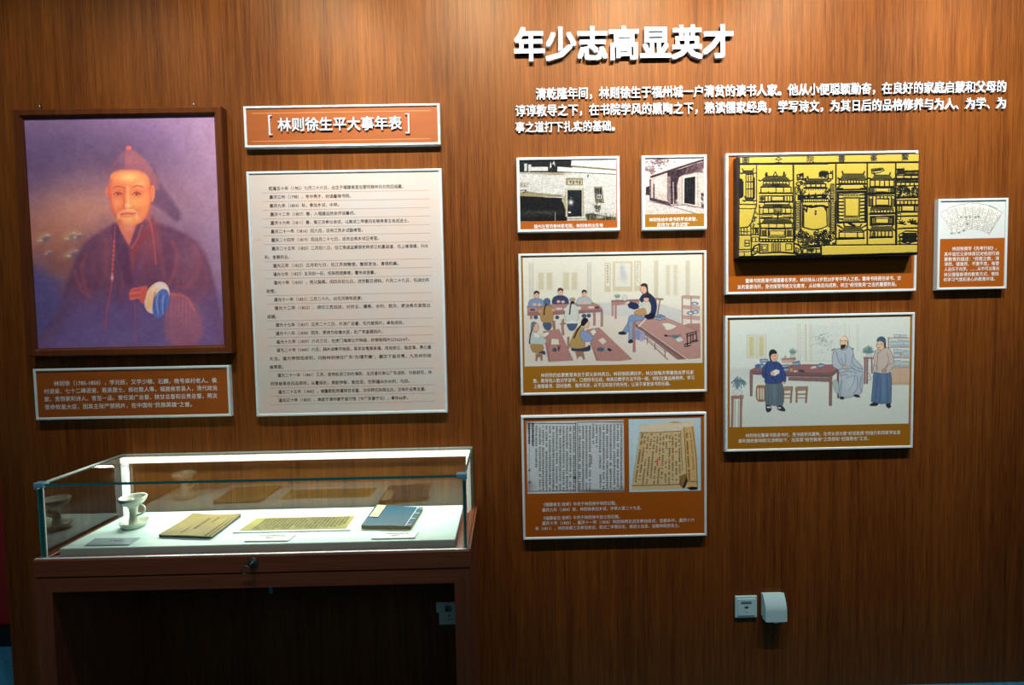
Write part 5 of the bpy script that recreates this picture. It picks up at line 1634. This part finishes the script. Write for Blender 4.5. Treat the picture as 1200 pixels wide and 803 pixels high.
for _ in range(90):
    x_, y_ = q1.rng.uniform(55, 400), q1.rng.uniform(560, 665); q1.line([(x_, y_), (x_ + 14, y_ - 5)], (104, 104, 84), 2.5, q1.rng.uniform(.15, .6), 2)
q1.line([(402, 580), (402, 668)], (190, 190, 180), 7, .8, 3); q1.line([(300, 430), (355, 434)], (220, 216, 190), 8, .8, 3)
for i in range(40): q1.ell(100 + i * 9, 385 + i * .8 + q1.rng.uniform(-5, 5), 4, 6, (120, 112, 84), .7, 2)
q1.poly([(468, 440), (522, 400), (522, 560), (500, 552)], (170, 160, 130), .9, 5)
q1.box(52, 292, 135, 330, (190, 186, 170), 1, ol=(110, 100, 84), ow=3); q1.line([(50, 365), (115, 362), (90, 392)], (30, 28, 26), 8); q1.scribble(60, 300, 16, 26, (80, 76, 70)); q1.scribble(90, 300, 16, 26, (80, 76, 70))
q1.box(512, 245, 674, 312, (160, 148, 112), 1, ol=(70, 62, 44), ow=4); q1.box(530, 262, 664, 306, (206, 200, 176))
for i in range(4): q1.scribble(540 + i * 31, 264, 26, 38, (66, 62, 50), .9, 6)
q1.box(505, 345, 690, 625, (196, 192, 168)); q1.box(525, 362, 665, 640, (18, 24, 34)); q1.line([(676, 345), (682, 615)], (150, 140, 110), 8, .8, 3)
q1.line([(500, 345), (510, 560)], (140, 134, 110), 5, .7, 4)
q1.glow(558, 484, 24, 26, (240, 240, 236), 1); q1.ell(545, 582, 14, 9, (226, 228, 228), 1, 2); q1.line([(560, 510), (552, 570)], (60, 66, 70), 14, .6, 5); q1.ell(560, 436, 5, 5, (150, 150, 140))
q1.poly([(520, 628), (665, 622), (700, 640), (712, 655), (560, 668), (520, 645)], (206, 206, 196)); q1.line([(520, 648), (700, 642)], (70, 66, 56), 5)
q1.poly([(785, 330), (865, 328), (886, 490), (800, 488)], (150, 138, 108), 1, 3, ol=(90, 80, 60), ow=3); q1.poly([(795, 345), (860, 342), (866, 478), (808, 475)], (24, 26, 30))
for x_ in (815, 838): q1.line([(x_, 350), (x_ + 4, 445)], (120, 122, 124), 8, .9, 3)
q1.box(818, 412, 858, 446, (24, 26, 30), 1, ol=(226, 226, 226), ow=6); q1.line([(838, 412), (838, 446)], (226, 226, 226), 5); q1.line([(805, 400), (860, 398)], (160, 158, 150), 4)
q1.line([(812, 465), (872, 462)], (200, 196, 180), 6, .8)
q1.poly([(715, 228), (732, 205), (738, 212), (724, 240)], (40, 40, 40)); q1.line([(690, 335), (1005, 318)], (170, 168, 160), 4, .6, 3)
for _ in range(60):
    x_, y_ = 820 + q1.rng.normal(0, 16), 545 + q1.rng.normal(0, 24); q1.ell(x_, y_, 7, 5, (60, 60, 50), .7, 3)
q1.line([(815, 480), (808, 520), (825, 580)], (84, 80, 64), 7, .8, 3)
q1.poly([(700, 600), (760, 590), (900, 620), (1005, 630), (1005, 660), (720, 660)], (40, 38, 28), .95, 8)
for _ in range(70):
    x_ = q1.rng.uniform(710, 1005); q1.line([(x_, 655), (x_ + q1.rng.uniform(-14, 14), q1.rng.uniform(575, 640))], (70, 66, 44) if q1.rng.random() < .6 else (170, 164, 130), 4, .7, 2)
q1.glow(850, 630, 40, 14, (210, 206, 186), .9)
q1.grain(.20, 2.6); q1.grain(.10, 9)
print_mesh('print', ((608.3, 188.2), (722.2, 187.3), (609.7, 259.8), (722.0, 257.6)), -0.0163, q1, 330, 210, INK, p_photo1, 0.82)

# ---- sepia lane photograph
q2 = Paint(754, 184, 828, 252, 6, (236, 230, 228))
q2.view(748, 178, 8.365)
PUR, PUR2 = (52, 34, 46), (110, 84, 92)
for _ in range(150):
    x_, y_ = q2.rng.normal(200, 60), q2.rng.normal(105, 30)
    q2.ell(x_, y_, 9, 5, PUR2, q2.rng.uniform(.3, .9), 4, q2.rng.uniform(0, 90))
q2.poly([(70, 160), (180, 185), (120, 240), (70, 235)], (150, 124, 124), .8, 8)
for _ in range(60): q2.ell(q2.rng.uniform(66, 160), q2.rng.uniform(140, 220), 9, 6, PUR2, .5, 4)
q2.poly([(70, 180), (115, 200), (140, 260), (110, 330), (70, 300)], (224, 216, 214), .9, 8)
q2.poly([(118, 235), (660, 60), (660, 90), (560, 110), (420, 160), (120, 260)], (78, 56, 62)); q2.line([(118, 235), (400, 140), (655, 62)], (210, 196, 190), 7, .9); q2.line([(120, 248), (655, 78)], PUR, 9)
q2.poly([(120, 258), (290, 205), (420, 165), (660, 88), (660, 560), (560, 530), (330, 520), (120, 450)], (196, 182, 178))
q2.poly([(120, 258), (285, 210), (285, 490), (160, 470), (120, 450)], (206, 192, 186)); q2.poly([(160, 270), (270, 225), (280, 400), (170, 400)], (222, 210, 204), .8, 18)
q2.poly([(285, 200), (420, 165), (560, 115), (660, 95), (660, 130), (585, 190), (445, 225), (400, 250), (380, 330), (385, 505), (320, 515), (285, 470)], (56, 38, 50), 1, 8)
q2.poly([(480, 150), (600, 110), (600, 200), (520, 205), (450, 225)], (96, 74, 82), .8, 12)
q2.poly([(285, 240), (315, 240), (322, 500), (290, 490)], (150, 130, 130), .9, 5); q2.line([(342, 300), (346, 515)], (200, 186, 178), 9, .9, 3); q2.line([(362, 260), (366, 500)], (34, 22, 34), 16, .9, 4)
q2.glow(385, 480, 22, 16, (220, 206, 198), .9)
q2.poly([(400, 250), (440, 235), (440, 500), (396, 490)], (208, 196, 190), .95, 5)
q2.poly([(440, 245), (575, 205), (590, 540), (440, 505)], (226, 216, 206)); q2.poly([(452, 258), (560, 240), (556, 520), (450, 502)], (24, 24, 32)); q2.line([(468, 222), (575, 200)], (130, 104, 100), 8, .9, 3)
q2.line([(575, 250), (582, 520)], (150, 130, 128), 5, .8, 3); q2.line([(428, 250), (430, 490)], (150, 130, 128), 6, .8, 3)
q2.poly([(590, 200), (660, 170), (660, 560), (594, 540)], (212, 202, 196)); 
for _ in range(60): q2.ell(q2.rng.uniform(580, 655), q2.rng.uniform(110, 200), 8, 12, PUR2, .5, 5)
for _ in range(26): q2.ell(q2.rng.uniform(620, 655), q2.rng.uniform(410, 590), 8, 12, PUR, .6, 4)
q2.poly([(146, 310), (158, 318), (158, 465), (146, 455)], (34, 24, 32)); q2.poly([(75, 345), (108, 335), (112, 425), (72, 425)], (54, 36, 44)); q2.box(108, 270, 126, 450, (90, 70, 78), .9, soft=5)
q2.poly([(70, 430), (120, 460), (340, 520), (560, 540), (660, 560), (660, 615), (60, 615)], (224, 214, 210))
q2.poly([(110, 445), (290, 490), (330, 530), (240, 510), (110, 475)], (62, 44, 54), .95, 5)
for q in ([(110, 485), (230, 510), (420, 560), (560, 605)], [(330, 525), (480, 520), (640, 555)], [(430, 515), (560, 545)]): q2.line(q, (110, 88, 92), 7, .8, 3)
for _ in range(120):
    x_, y_ = q2.rng.uniform(70, 640), q2.rng.uniform(490, 612); q2.line([(x_, y_), (x_ + 14, y_ + 3)], (150, 130, 130), 3, .4, 3)
q2.grain(.22, 2.6); q2.grain(.14, 9)
print_mesh('print', ((755.3, 185.2), (825, 184.8), (756, 251.5), (825, 250.3)), -0.0163, q2, 230, 225, INK, p_photo2, 0.82)

# ---- printed book pages
q3 = Paint(615, 491, 736, 579, 7, (196, 206, 212))
q3.view(610, 484, 8.03)
q3.box(40, 60, 985, 760, (204, 214, 220))
q3.glow(60, 100, 60, 60, (150, 130, 130), .6); q3.glow(80, 700, 50, 60, (150, 130, 130), .6); q3.glow(960, 90, 120, 26, (176, 160, 156), .6); q3.glow(960, 720, 60, 30, (150, 130, 120), .7); q3.glow(740, 735, 200, 16, (100, 90, 90), .7)
IK = (34, 34, 40)
q3.line([(62, 98), (518, 100)], IK, 6); q3.line([(84, 90), (80, 735)], (120, 110, 116), 4); q3.line([(520, 92), (520, 738)], IK, 7); q3.line([(536, 90), (540, 738)], IK, 6); q3.line([(536, 88), (966, 84)], IK, 6); q3.line([(62, 738), (518, 736)], IK, 4); q3.line([(540, 738), (976, 734)], (70, 60, 60), 7); q3.line([(527, 90), (530, 742)], (236, 242, 244), 6)
r_ = q3.rng
cols_l = [(80, 96, 290), (116, 100, 330), (148, 120, 510), (182, 120, 550), (182, 575, 740)] + [(x_, 125, 735) for x_ in (212, 244, 276, 308, 341, 373, 405, 437, 469, 502)]
cols_r = [(x_, 120, 732) for x_ in (556, 588, 620, 652)] + [(684, 100, 300), (716, 110, 335), (748, 110, 525), (752, 545, 705)] + [(x_, 108, 715) for x_ in (782, 815, 848, 882, 915, 948)]
for x_, ya, yb in cols_l + cols_r:
    y_ = ya
    heavy = x_ in (80, 116) and ya < 110
    while y_ < yb - 10:
        if r_.random() < .93: q3.scribble(x_ - 9, y_, 19, 15, IK, 0.95 if heavy else r_.uniform(.6, .95), 8 if heavy else 5, 3.6 if heavy else 2.6)
        y_ += 18
q3.line([(668, 402), (668, 478)], (205, 30, 40), 8)
for x_, y_, w_ in ((510, 610, 12), (84, 540, 9), (86, 655, 10)): q3.glow(x_, y_, w_, w_, (30, 30, 34), .9)
q3.grain(.10, 2.2); q3.grain(.04, 12)
print_mesh('page_print', ((617.3, 494.8), (730.8, 491.6), (617.5, 578.7), (731.8, 576.8)), -0.0163, q3, 400, 300, INK, p_docs, 1.25)

q4 = Paint(735, 489, 823, 578, 7, (196, 222, 232))
q4.view(730, 484, 8.03)
q4.box(50, 45, 740, 745, (192, 220, 232)); q4.glow(120, 300, 60, 200, (206, 232, 240), .8); q4.glow(715, 400, 30, 300, (170, 206, 224), .8)
q4.poly([(170, 112), (350, 100), (480, 84), (570, 92), (665, 62), (700, 430), (700, 715), (600, 700), (570, 715), (85, 728), (85, 690), (150, 300)], (216, 190, 142))
q4.poly([(172, 112), (350, 100), (480, 88), (570, 94), (664, 62), (668, 130), (575, 135), (540, 172), (160, 190)], (226, 214, 188), 1, 8)
q4.poly([(430, 92), (480, 80), (570, 92), (480, 98)], (196, 158, 100)); q4.poly([(575, 135), (656, 130), (690, 400), (700, 700), (610, 700), (590, 400)], (214, 178, 120), 1, 5)
q4.line([(655, 130), (690, 420), (702, 700)], (120, 88, 50), 8, .8, 5); q4.poly([(150, 300), (170, 180), (230, 180), (180, 500), (100, 650)], (208, 176, 124), .6, 20)
q4.line([(160, 186), (345, 184), (400, 178), (540, 172)], (60, 50, 40), 5); q4.line([(540, 172), (560, 540)], (60, 50, 40), 4); q4.line([(350, 184), (352, 660)], (140, 120, 90), 2.5, .8); q4.line([(460, 176), (470, 500)], (120, 100, 76), 3, .8)
q4.line([(158, 190), (110, 500), (92, 660)], (120, 100, 76), 3, .8)
q4.line([(85, 684), (300, 682), (545, 672)], (50, 40, 34), 6); q4.line([(575, 136), (604, 640)], (50, 40, 34), 5); q4.line([(604, 642), (696, 648)], (40, 32, 30), 6)
q4.poly([(545, 590), (590, 570), (600, 600), (565, 715), (535, 680)], (150, 116, 66), 1, 4); q4.poly([(560, 700), (600, 600), (610, 640), (580, 712)], (40, 34, 34), .9, 6)
q4.poly([(595, 705), (650, 695), (705, 700), (700, 722), (640, 728)], (30, 28, 34), 1, 4)
r_ = q4.rng
for j in range(13):
    t = (j + .5) / 13
    xt, xb = 168 + t * 372, 96 + t * 460
    segs = [(.0, .22), (.28, .98)] if j % 3 == 0 else [(.06, .9)] if j % 3 == 1 else [(.02, .35), (.5, 1.0)]
    for s0, s1 in segs:
        v = s0
        while v < s1:
            y_ = 195 + v * 480; x_ = xt + (xb - xt) * v
            if r_.random() < .72: q4.scribble(x_ - 7, y_, 16, 14, (56, 44, 34), r_.uniform(.55, .95), 5, 2.8)
            v += .036
for v in np.arange(0, 1, .035):
    y_ = 190 + v * 440
    if r_.random() < .8: q4.scribble(592 + v * 26, y_, 17, 14, (60, 46, 34), .85, 5, 2.6)
    if r_.random() < .7: q4.scribble(630 + v * 40, y_, 14, 13, (80, 62, 44), .6, 4, 2.4)
q4.line([(324, 432), (324, 498)], (205, 30, 40), 9)
q4.grain(.05, 2.2); q4.grain(.04, 12)
print_mesh('page_print', ((736.8, 491.2), (821.0, 490.2), (737.3, 576.7), (821.6, 575.3)), -0.0163, q4, 310, 300, INK, p_docs, 1.2)

# ---- fan of manuscript pages
q5 = Paint(1100, 234, 1181, 282, 9, (226, 236, 236))
q5.view(1092, 228, 12.5)
cx_, cy_ = 590, 1010


def arc_pt(a_, r): return (cx_ + r * math.sin(a_), cy_ - r * math.cos(a_))


q5.poly([arc_pt(a_, 885 - (20 if abs(a_) > .45 else 0)) for a_ in np.linspace(-.56, .54, 9)] + [arc_pt(a_, 500) for a_ in np.linspace(.54, -.56, 9)], (238, 242, 238), 1, 6)
tops = [(-.57, 880), (-.45, 870), (-.30, 880), (-.13, 880), (.01, 885), (.14, 885), (.30, 880), (.52, 865)]
for i, (a_, r) in enumerate(tops):
    q5.line([arc_pt(a_, r), arc_pt(a_ * 0.98, 500)], (130, 140, 140), 4, .8)
    if i: q5.line([arc_pt(tops[i - 1][0], tops[i - 1][1] - 6), arc_pt((tops[i - 1][0] + a_) / 2, r + 2), arc_pt(a_, r)], (90, 104, 100), 5, .9)
    if i: q5.line([arc_pt(tops[i - 1][0], 500), arc_pt(a_, 500)], (120, 130, 130), 5, .8)
q5.line([(840, 160), (900, 185), (960, 210)], (80, 92, 90), 8, .8); q5.line([arc_pt(.545, 905), arc_pt(.53, 480)], (110, 120, 120), 4, .8)
r_ = q5.rng
for j in range(34):
    a_ = -.54 + j * 1.07 / 33
    dense = abs(a_) < .2 or a_ > .28
    v = 840 - r_.uniform(0, 30)
    while v > 515:
        p = arc_pt(a_, v)
        if r_.random() < (.85 if dense else .6): q5.scribble(p[0] - 6, p[1], 11, 10, (60, 66, 66) if r_.random() < .85 else (176, 120, 100), r_.uniform(.5, .95), 5, 3)
        v -= 21
for x_, y_ in ((430, 335), (505, 335), (560, 330), (640, 335), (680, 325), (520, 430), (290, 570), (400, 560), (470, 530)): q5.glow(x_, y_, 16, 12, (60, 84, 74), .8)
q5.line([(680, 340), (740, 342)], (190, 120, 90), 5, .7, 3)
q5.grain(.05, 2.5)
print_mesh('print', ((1101.8, 236.3), (1178.3, 235.4), (1101.9, 280.0), (1177.0, 279.0)), -0.0163, q5, 330, 190, INK, p_fan, 1.0)

# ---- carved woodblock of the academy plan, a real block in front of its sign
YB = -0.058
rb = rect_at((865.5, 183.5), (1078.8, 178.5), (864.2, 303.4), (1076.5, 297.8), YB)
blk = empty('carved_woodblock', ((rb[0] + rb[1]) / 2, -0.016, rb[2]), 'thick black-edged wooden printing block carved with a yellow plan of halls and courtyards', 'carving')
DW = noisy('black_worn_wood', (0.008, 0.009, 0.009), (0.05, 0.045, 0.035), 22, 0.5, detail=6)
box('block', rb[0], rb[1], YB + 0.0035, -0.0165, rb[2], rb[3], DW, blk, 0.002, 2)
YEL, K = (204, 182, 74), (18, 21, 20)
bb = Paint(862, 176, 1082, 308, 5, YEL)


def bl(pts, col, w=1.0, *a, **k_):
    bb.line(pts, col, w * (1.55 if col is K else 1.0), *a, **k_)




def hatch(x0, y0, x1, y1, n, w_=2.6, slant=0, dark=K):
    for i in range(n):
        x_ = x0 + (x1 - x0) * (i + .5) / n; bl([(x_, y0), (x_ + slant, y1)], dark, w_)


def roof(x0, x1, y, h, ov=14, n=16, ends=True):
    """tiled roof seen from the front: dark hatched slope with upturned eaves"""
    bb.poly([(x0, y), (x1, y), (x1 + ov, y + h), (x0 - ov, y + h)], K)
    for i in range(n):
        t = (i + .5) / n
        bl([(x0 + (x1 - x0) * t, y + 3), (x0 - ov + (x1 - x0 + 2 * ov) * t, y + h - 3)], (190, 174, 70), 1.6, .75)
    if ends:
        bl([(x0 - ov - 10, y + h - 6), (x0 - ov + 4, y + h + 2)], K, 5); bl([(x1 + ov + 10, y + h - 6), (x1 + ov - 4, y + h + 2)], K, 5)
        bl([(x0, y), (x0 - 4, y - 10)], K, 5); bl([(x1, y), (x1 + 4, y - 10)], K, 5)


def hall(x0, x1, y0, y1, n):
    """open bays between posts"""
    bl([(x0, y0), (x1, y0)], K, 4); bl([(x0, y1), (x1, y1)], K, 4)
    for i in range(n + 1):
        x_ = x0 + (x1 - x0) * i / n; bl([(x_, y0), (x_, y1)], K, 4)


def bushes(x0, y0, x1, y1, n, s_=9):
    r = bb.rng
    for _ in range(n):
        x_, y_ = r.uniform(x0, x1), r.uniform(y0, y1)
        t = np.linspace(0, 4.5, 7) + r.uniform(0, 6)
        bl([(x_ + s_ * math.cos(a) * (1 - .1 * k_), y_ + s_ * math.sin(a) * (1 - .1 * k_)) for k_, a in enumerate(t)], K, 3.4)


bb.view(855, 172, 5.82)
bb.box(30, 110, 1400, 132, K, 0)
bl([(60, 122), (670, 118)], K, 6); bl([(60, 72), (1340, 42)], K, 5)
for x_ in (184, 438): bl([(x_, 122), (x_, 400 if x_ == 184 else 560)], K, 4)
bl([(184, 400), (150, 520), (128, 550), (62, 556)], K, 5)
# left column: side gate and stores
roof(92, 160, 162, 24, 8, 7); hall(112, 162, 190, 350, 3); bl([(112, 240), (162, 240)], K, 5); bl([(112, 290), (162, 290)], K, 5); roof(108, 164, 350, 24, 6, 6)
bl([(166, 215), (166, 350)], K, 9); hatch(70, 222, 88, 350, 3, 4); bl([(66, 216), (92, 240), (92, 340), (66, 358)], K, 5)
bl([(62, 396), (184, 396)], K, 5); bl([(62, 425), (180, 425)], K, 4)
bl([(62, 605), (140, 605)], K, 5); bl([(62, 582), (136, 582)], K, 4); hatch(68, 556, 130, 606, 3, 4)
bl([(145, 540), (150, 760)], K, 5); bl([(62, 705), (145, 702)], K, 5); bb.box(105, 640, 134, 680, YEL, 1, ol=K, ow=6); bl([(105, 660), (134, 660)], K, 4); bl([(100, 715), (102, 760)], K, 4); bl([(62, 720), (145, 716)], K, 4)
# hall one
bl([(312, 172), (298, 200), (326, 200), (312, 172)], K, 4); bl([(252, 180), (256, 205)], K, 8); bl([(372, 176), (370, 202)], K, 8)
roof(248, 380, 200, 34, 40, 22); hall(230, 408, 238, 262, 8); roof(240, 390, 252, 26, 34, 18, False); hall(214, 420, 278, 318, 4); bb.box(244, 284, 276, 304, YEL); hatch(286, 246, 344, 276, 6, 3)
bl([(205, 318), (430, 318)], K, 7); bl([(205, 338), (430, 334)], K, 4); bb.box(288, 340, 368, 370, YEL, 1, ol=K, ow=5); hall(222, 284, 336, 376, 3); hall(374, 430, 336, 376, 3); bb.box(205, 344, 240, 368, K, .7); bl([(205, 378), (430, 376)], K, 8)
roof(240, 406, 392, 26, 26, 22); hall(228, 420, 420, 455, 5); bb.box(300, 398, 360, 470, K, .88); hatch(302, 420, 358, 468, 5, 2, dark=(200, 184, 70)); bb.box(312, 420, 350, 440, YEL, .5)
bl([(205, 462), (430, 458)], K, 5); bb.box(218, 470, 290, 482, YEL, 1, ol=K, ow=4); bb.box(368, 466, 420, 480, YEL, 1, ol=K, ow=4); bl([(205, 490), (435, 488)], K, 6); bl([(330, 455), (330, 500)], K, 7)
roof(238, 410, 496, 28, 24, 22); hall(214, 428, 526, 556, 4); hall(214, 434, 560, 612, 6); bb.box(266, 562, 382, 618, YEL, 1, ol=K, ow=9); bb.box(274, 576, 374, 606, YEL, 1, ol=K, ow=5); bb.box(220, 570, 250, 612, K, .7); bb.box(392, 570, 425, 612, K, .7)
bb.poly([(205, 628), (440, 628), (440, 655), (205, 655)], K); 
for i in range(11): bb.ell(216 + i * 21, 640, 6, 5, (206, 188, 74), 1, 2)
hatch(284, 660, 352, 720, 6, 4)
for q in ([(205, 665), (170, 680), (150, 720), (150, 745), (205, 715), (205, 665)], [(440, 660), (480, 676), (490, 715), (490, 742), (440, 715), (440, 660)]): bl(q, K, 7)
bb.box(216, 668, 262, 712, YEL, 1, ol=K, ow=6); bb.box(224, 678, 254, 704, YEL, 1, ol=K, ow=4); bb.box(384, 664, 424, 706, YEL, 1, ol=K, ow=6); bl([(205, 728), (284, 724), (350, 722), (440, 728), (490, 748)], K, 7); bl([(165, 700), (190, 690), (190, 712), (166, 722), (165, 700)], K, 4); bl([(452, 690), (474, 700), (474, 718), (452, 708), (452, 690)], K, 4)
bushes(158, 450, 200, 580, 16, 8); bl([(150, 560), (200, 556)], K, 5); hatch(154, 560, 200, 600, 3, 5); bl([(150, 600), (205, 602)], K, 5); bb.box(155, 618, 200, 650, YEL, 1, ol=K, ow=5); bl([(178, 618), (178, 650)], K, 3)
for x_ in (204, 436): bl([(x_, 400), (x_ + 2, 640)], K, 5)
# garden and pond
bb.view(840, 170, 4.46)
roof(478, 580, 176, 16, 6, 16); bb.box(420, 156, 452, 180, YEL, 1, ol=K, ow=6); bushes(418, 150, 470, 200, 14, 7); bb.box(583, 150, 606, 178, YEL, 1, ol=K, ow=6); bushes(540, 136, 605, 168, 16, 8)
for t in range(14): bl([(558, 160), (558 + 22 * math.cos(t * .45), 152 - 16 * abs(math.sin(t * .45)))], K, 4)
hall(466, 570, 204, 222, 4); bl([(456, 226), (575, 226)], K, 6); roof(470, 560, 192, 10, 4, 12, False); bushes(420, 200, 460, 290, 26, 8); bushes(560, 232, 612, 290, 14, 7); hatch(462, 230, 560, 236, 8)
bushes(425, 262, 455, 290, 10, 6); bl([(455, 268), (575, 262)], K, 7); 
for x_ in (482, 516, 556): bb.poly([(x_ - 10, 276), (x_, 248), (x_ + 10, 276)], K)
bb.poly([(452, 276), (580, 274), (596, 300), (440, 302)], K); 
for i in range(12): bb.ell(458 + i * 11, 290, 3.6, 6, (206, 188, 74), 1, 2)
bb.poly([(462, 315), (476, 322), (490, 316), (504, 322), (520, 316), (538, 322), (560, 316), (575, 330), (578, 425), (545, 440), (500, 444), (455, 432), (455, 330)], YEL, 1, 0, ol=K, ow=6)
bl([(460, 335), (470, 350), (474, 322)], K, 5); bl([(574, 345), (566, 330)], K, 5); bl([(448, 300), (448, 430)], K, 4); bl([(586, 300), (586, 430)], K, 4)
bl([(456, 318), (500, 326), (545, 318), (578, 326)], K, 7)
bb.box(512, 343, 521, 366, K); bb.ell(516, 353, 2, 3, YEL, 1, 1)
for xa in (414, 598):
    bl([(xa - 4, 220), (xa - 4, 500)], K, 4); bl([(xa + 26, 292), (xa + 26, 450)], K, 4)
    for y_ in range(298, 450, 14): bb.box(xa, y_, xa + 20, y_ + 8, YEL, 1, ol=K, ow=4)
for y_ in range(206, 292, 13): bb.box(595, y_, 614, y_ + 7, YEL, 1, ol=K, ow=4)
bushes(418, 448, 616, 522, 120, 9); bb.glow(470, 500, 30, 12, YEL, .3)
bl([(400, 95), (404, 560)], K, 5); bl([(623, 100), (623, 524)], K, 5)
bl([(440, 536), (546, 532), (546, 572), (446, 576)], K, 6); hall(450, 544, 544, 568, 4); bb.box(478, 545, 508, 560, K, .8)
bl([(444, 526), (1058, 520)], K, 4); bl([(548, 572), (1056, 562)], K, 0.1, 0)
bl([(115, 585), (445, 580)], K, 5)
# court of the middle
roof(660, 768, 150, 30, 16, 22); hall(640, 774, 184, 202, 9); bl([(632, 206), (780, 204)], K, 6); bl([(645, 214), (632, 228), (658, 230)], K, 6); bl([(770, 214), (782, 228), (752, 230)], K, 6); bl([(628, 236), (784, 232)], K, 5)
bb.poly([(628, 242), (786, 238), (786, 408), (628, 412)], K)
bb.poly([(640, 256), (772, 253), (772, 398), (640, 400)], YEL)
for i in range(6): bb.box(660 + i * 15, 258, 671 + i * 15, 266, YEL, 1, ol=K, ow=3); bb.box(660 + i * 15, 388, 671 + i * 15, 396, YEL, 1, ol=K, ow=3)
for i in range(8):
    bl([(640, 262 + i * 18), (660, 262 + i * 18)], K, 5); bl([(752, 262 + i * 18), (772, 260 + i * 18)], K, 5)
bb.box(664, 272, 750, 382, K); bb.box(668, 276, 746, 376, YEL, 1); bb.box(672, 280, 742, 372, YEL, 1, ol=K, ow=4)
bl([(632, 420), (655, 435)], K, 5); bl([(786, 418), (762, 432)], K, 5); roof(668, 752, 425, 26, 18, 18); hall(640, 768, 456, 486, 4); bb.box(672, 460, 730, 482, YEL, 1); bl([(630, 492), (770, 488)], K, 7); bl([(690, 408), (720, 425)], K, 8)
bl([(787, 98), (787, 522)], K, 5)
# court of the right
bb.poly([(808, 128), (866, 122), (874, 134), (850, 146), (812, 150)], YEL, 1, 0, ol=K, ow=5); bl([(816, 136), (860, 130)], K, 6)
roof(826, 904, 156, 24, 18, 16); hall(802, 928, 184, 218, 5); hall(796, 930, 224, 250, 3); bb.box(832, 226, 900, 246, YEL, 1, ol=K, ow=4); bb.box(798, 228, 826, 250, K, .7); bb.box(906, 228, 928, 250, K, .7); bl([(792, 256), (934, 252)], K, 9)
hall(796, 932, 266, 320, 7); bb.box(832, 282, 900, 316, YEL, 1, ol=K, ow=6); bb.box(796, 280, 816, 318, K, .6); bb.box(914, 280, 932, 316, K, .6); roof(808, 918, 322, 14, 8, 18, False); hall(806, 922, 340, 356, 7); bl([(800, 362), (930, 358)], K, 7)
bb.poly([(800, 372), (930, 368), (930, 420), (800, 424)], K, .9); bb.box(812, 378, 918, 412, YEL); bb.box(832, 384, 898, 410, YEL, 1, ol=K, ow=5); hall(812, 830, 380, 412, 2); hall(902, 918, 380, 412, 2)
roof(812, 918, 426, 20, 14, 20); hall(804, 918, 450, 480, 6); bb.box(810, 456, 832, 478, K, .5); bl([(800, 486), (918, 482)], K, 6)
bl([(936, 96), (936, 522)], K, 5); bl([(942, 340), (942, 520)], K, 3)
# last column
hatch(942, 128, 976, 148, 8); bl([(940, 128), (978, 126), (978, 150), (940, 152)], K, 5); hatch(982, 140, 1056, 152, 14); bl([(980, 138), (1056, 136)], K, 5); bl([(980, 156), (1056, 154)], K, 4)
hall(940, 1056, 160, 176, 3); bl([(940, 182), (1056, 178)], K, 8); hatch(940, 182, 1056, 192, 20); bl([(940, 194), (1056, 190)], K, 4); hall(940, 1056, 196, 214, 5); bushes(942, 214, 1054, 272, 60, 8); bl([(940, 276), (1056, 272)], K, 8)
hall(940, 1056, 290, 312, 6); bb.box(968, 318, 1032, 346, YEL, 1, ol=K, ow=5); hall(942, 966, 318, 350, 2); hall(1036, 1056, 318, 350, 2); bl([(940, 352), (1056, 350)], K, 5); bb.box(944, 360, 962, 390, YEL, 1, ol=K, ow=4); bl([(940, 374), (1056, 372)], K, 5)
for cx, cy in ((966, 412), (1020, 405), (1036, 414)):
    for t in range(9): bl([(cx, cy), (cx + 22 * math.cos(t * .7), cy - 20 * abs(math.sin(t * .7)) + 4)], K, 4.5)
bl([(950, 438), (1052, 434)], K, 5); bb.poly([(952, 470), (990, 450), (1050, 454), (1056, 500), (1000, 516), (960, 504)], YEL, 1, 0, ol=K, ow=6); hatch(970, 462, 1046, 506, 12, 4); bl([(956, 482), (1054, 478)], K, 7); bushes(950, 500, 1054, 516, 12, 5)
# title strip, outer line
bl([(116, 100), (1058, 90)], K, 6)
bb.grain(.05, 5)
bb.view(840, 170, 4.46)
bl([(115, 60), (1064, 40), (1054, 568), (110, 596), (115, 60)], K, 9)
bb.view(0, 0, 1)


def block_face():
    nx, nz = 560, 320
    xs, zs = np.linspace(rb[0] + 0.004, rb[1] - 0.004, nx), np.linspace(rb[2] + 0.004, rb[3] - 0.004, nz)
    X, Z = np.meshgrid(xs, zs)
    P = np.stack([X.ravel(), np.full(X.size, YB), Z.ravel()], 1)
    px, py = proj(P)
    c = np.clip(bb.sample(px, py), 0, 1)
    d = 1 - np.clip((c.mean(1) - 0.2) / 0.3, 0, 1)
    P[:, 1] += d * 0.0016
    edge = np.zeros(X.shape, bool); edge[0] = edge[-1] = True; edge[:, 0] = edge[:, -1] = True
    P[edge.ravel(), 1] = YB + 0.0038
    return grid_mesh('carved_face', P, nx, nz, lin(c), vcol_mat('painted_relief', 0.38, 0.5), blk)


block_face()
k, ox, oy = 4.46, 840, 170
for ch, xa, yy in (('圖', 150, 82), ('仝', 322, 78), ('院', 488, 76), ('書', 652, 72), ('峯', 820, 68), ('鰲', 984, 64)):
    a = on_wall(ox + (xa - 20) / k, oy + yy / k, YB); b = on_wall(ox + (xa + 21) / k, oy + yy / k, YB)

    def place(v, a=a, b=b):
        return np.stack([a[0] + v[:, 0] * (b[0] - a[0]), np.full(len(v), YB - 0.0002), a[2] + (v[:, 1] - 0.36) * (b[0] - a[0]) * 0.92], 1)
    text_job(ch, place, mat('black_cut_ink', (0.012, 0.014, 0.013), 0.6), blk, 'character', 0.016)

run_jobs()
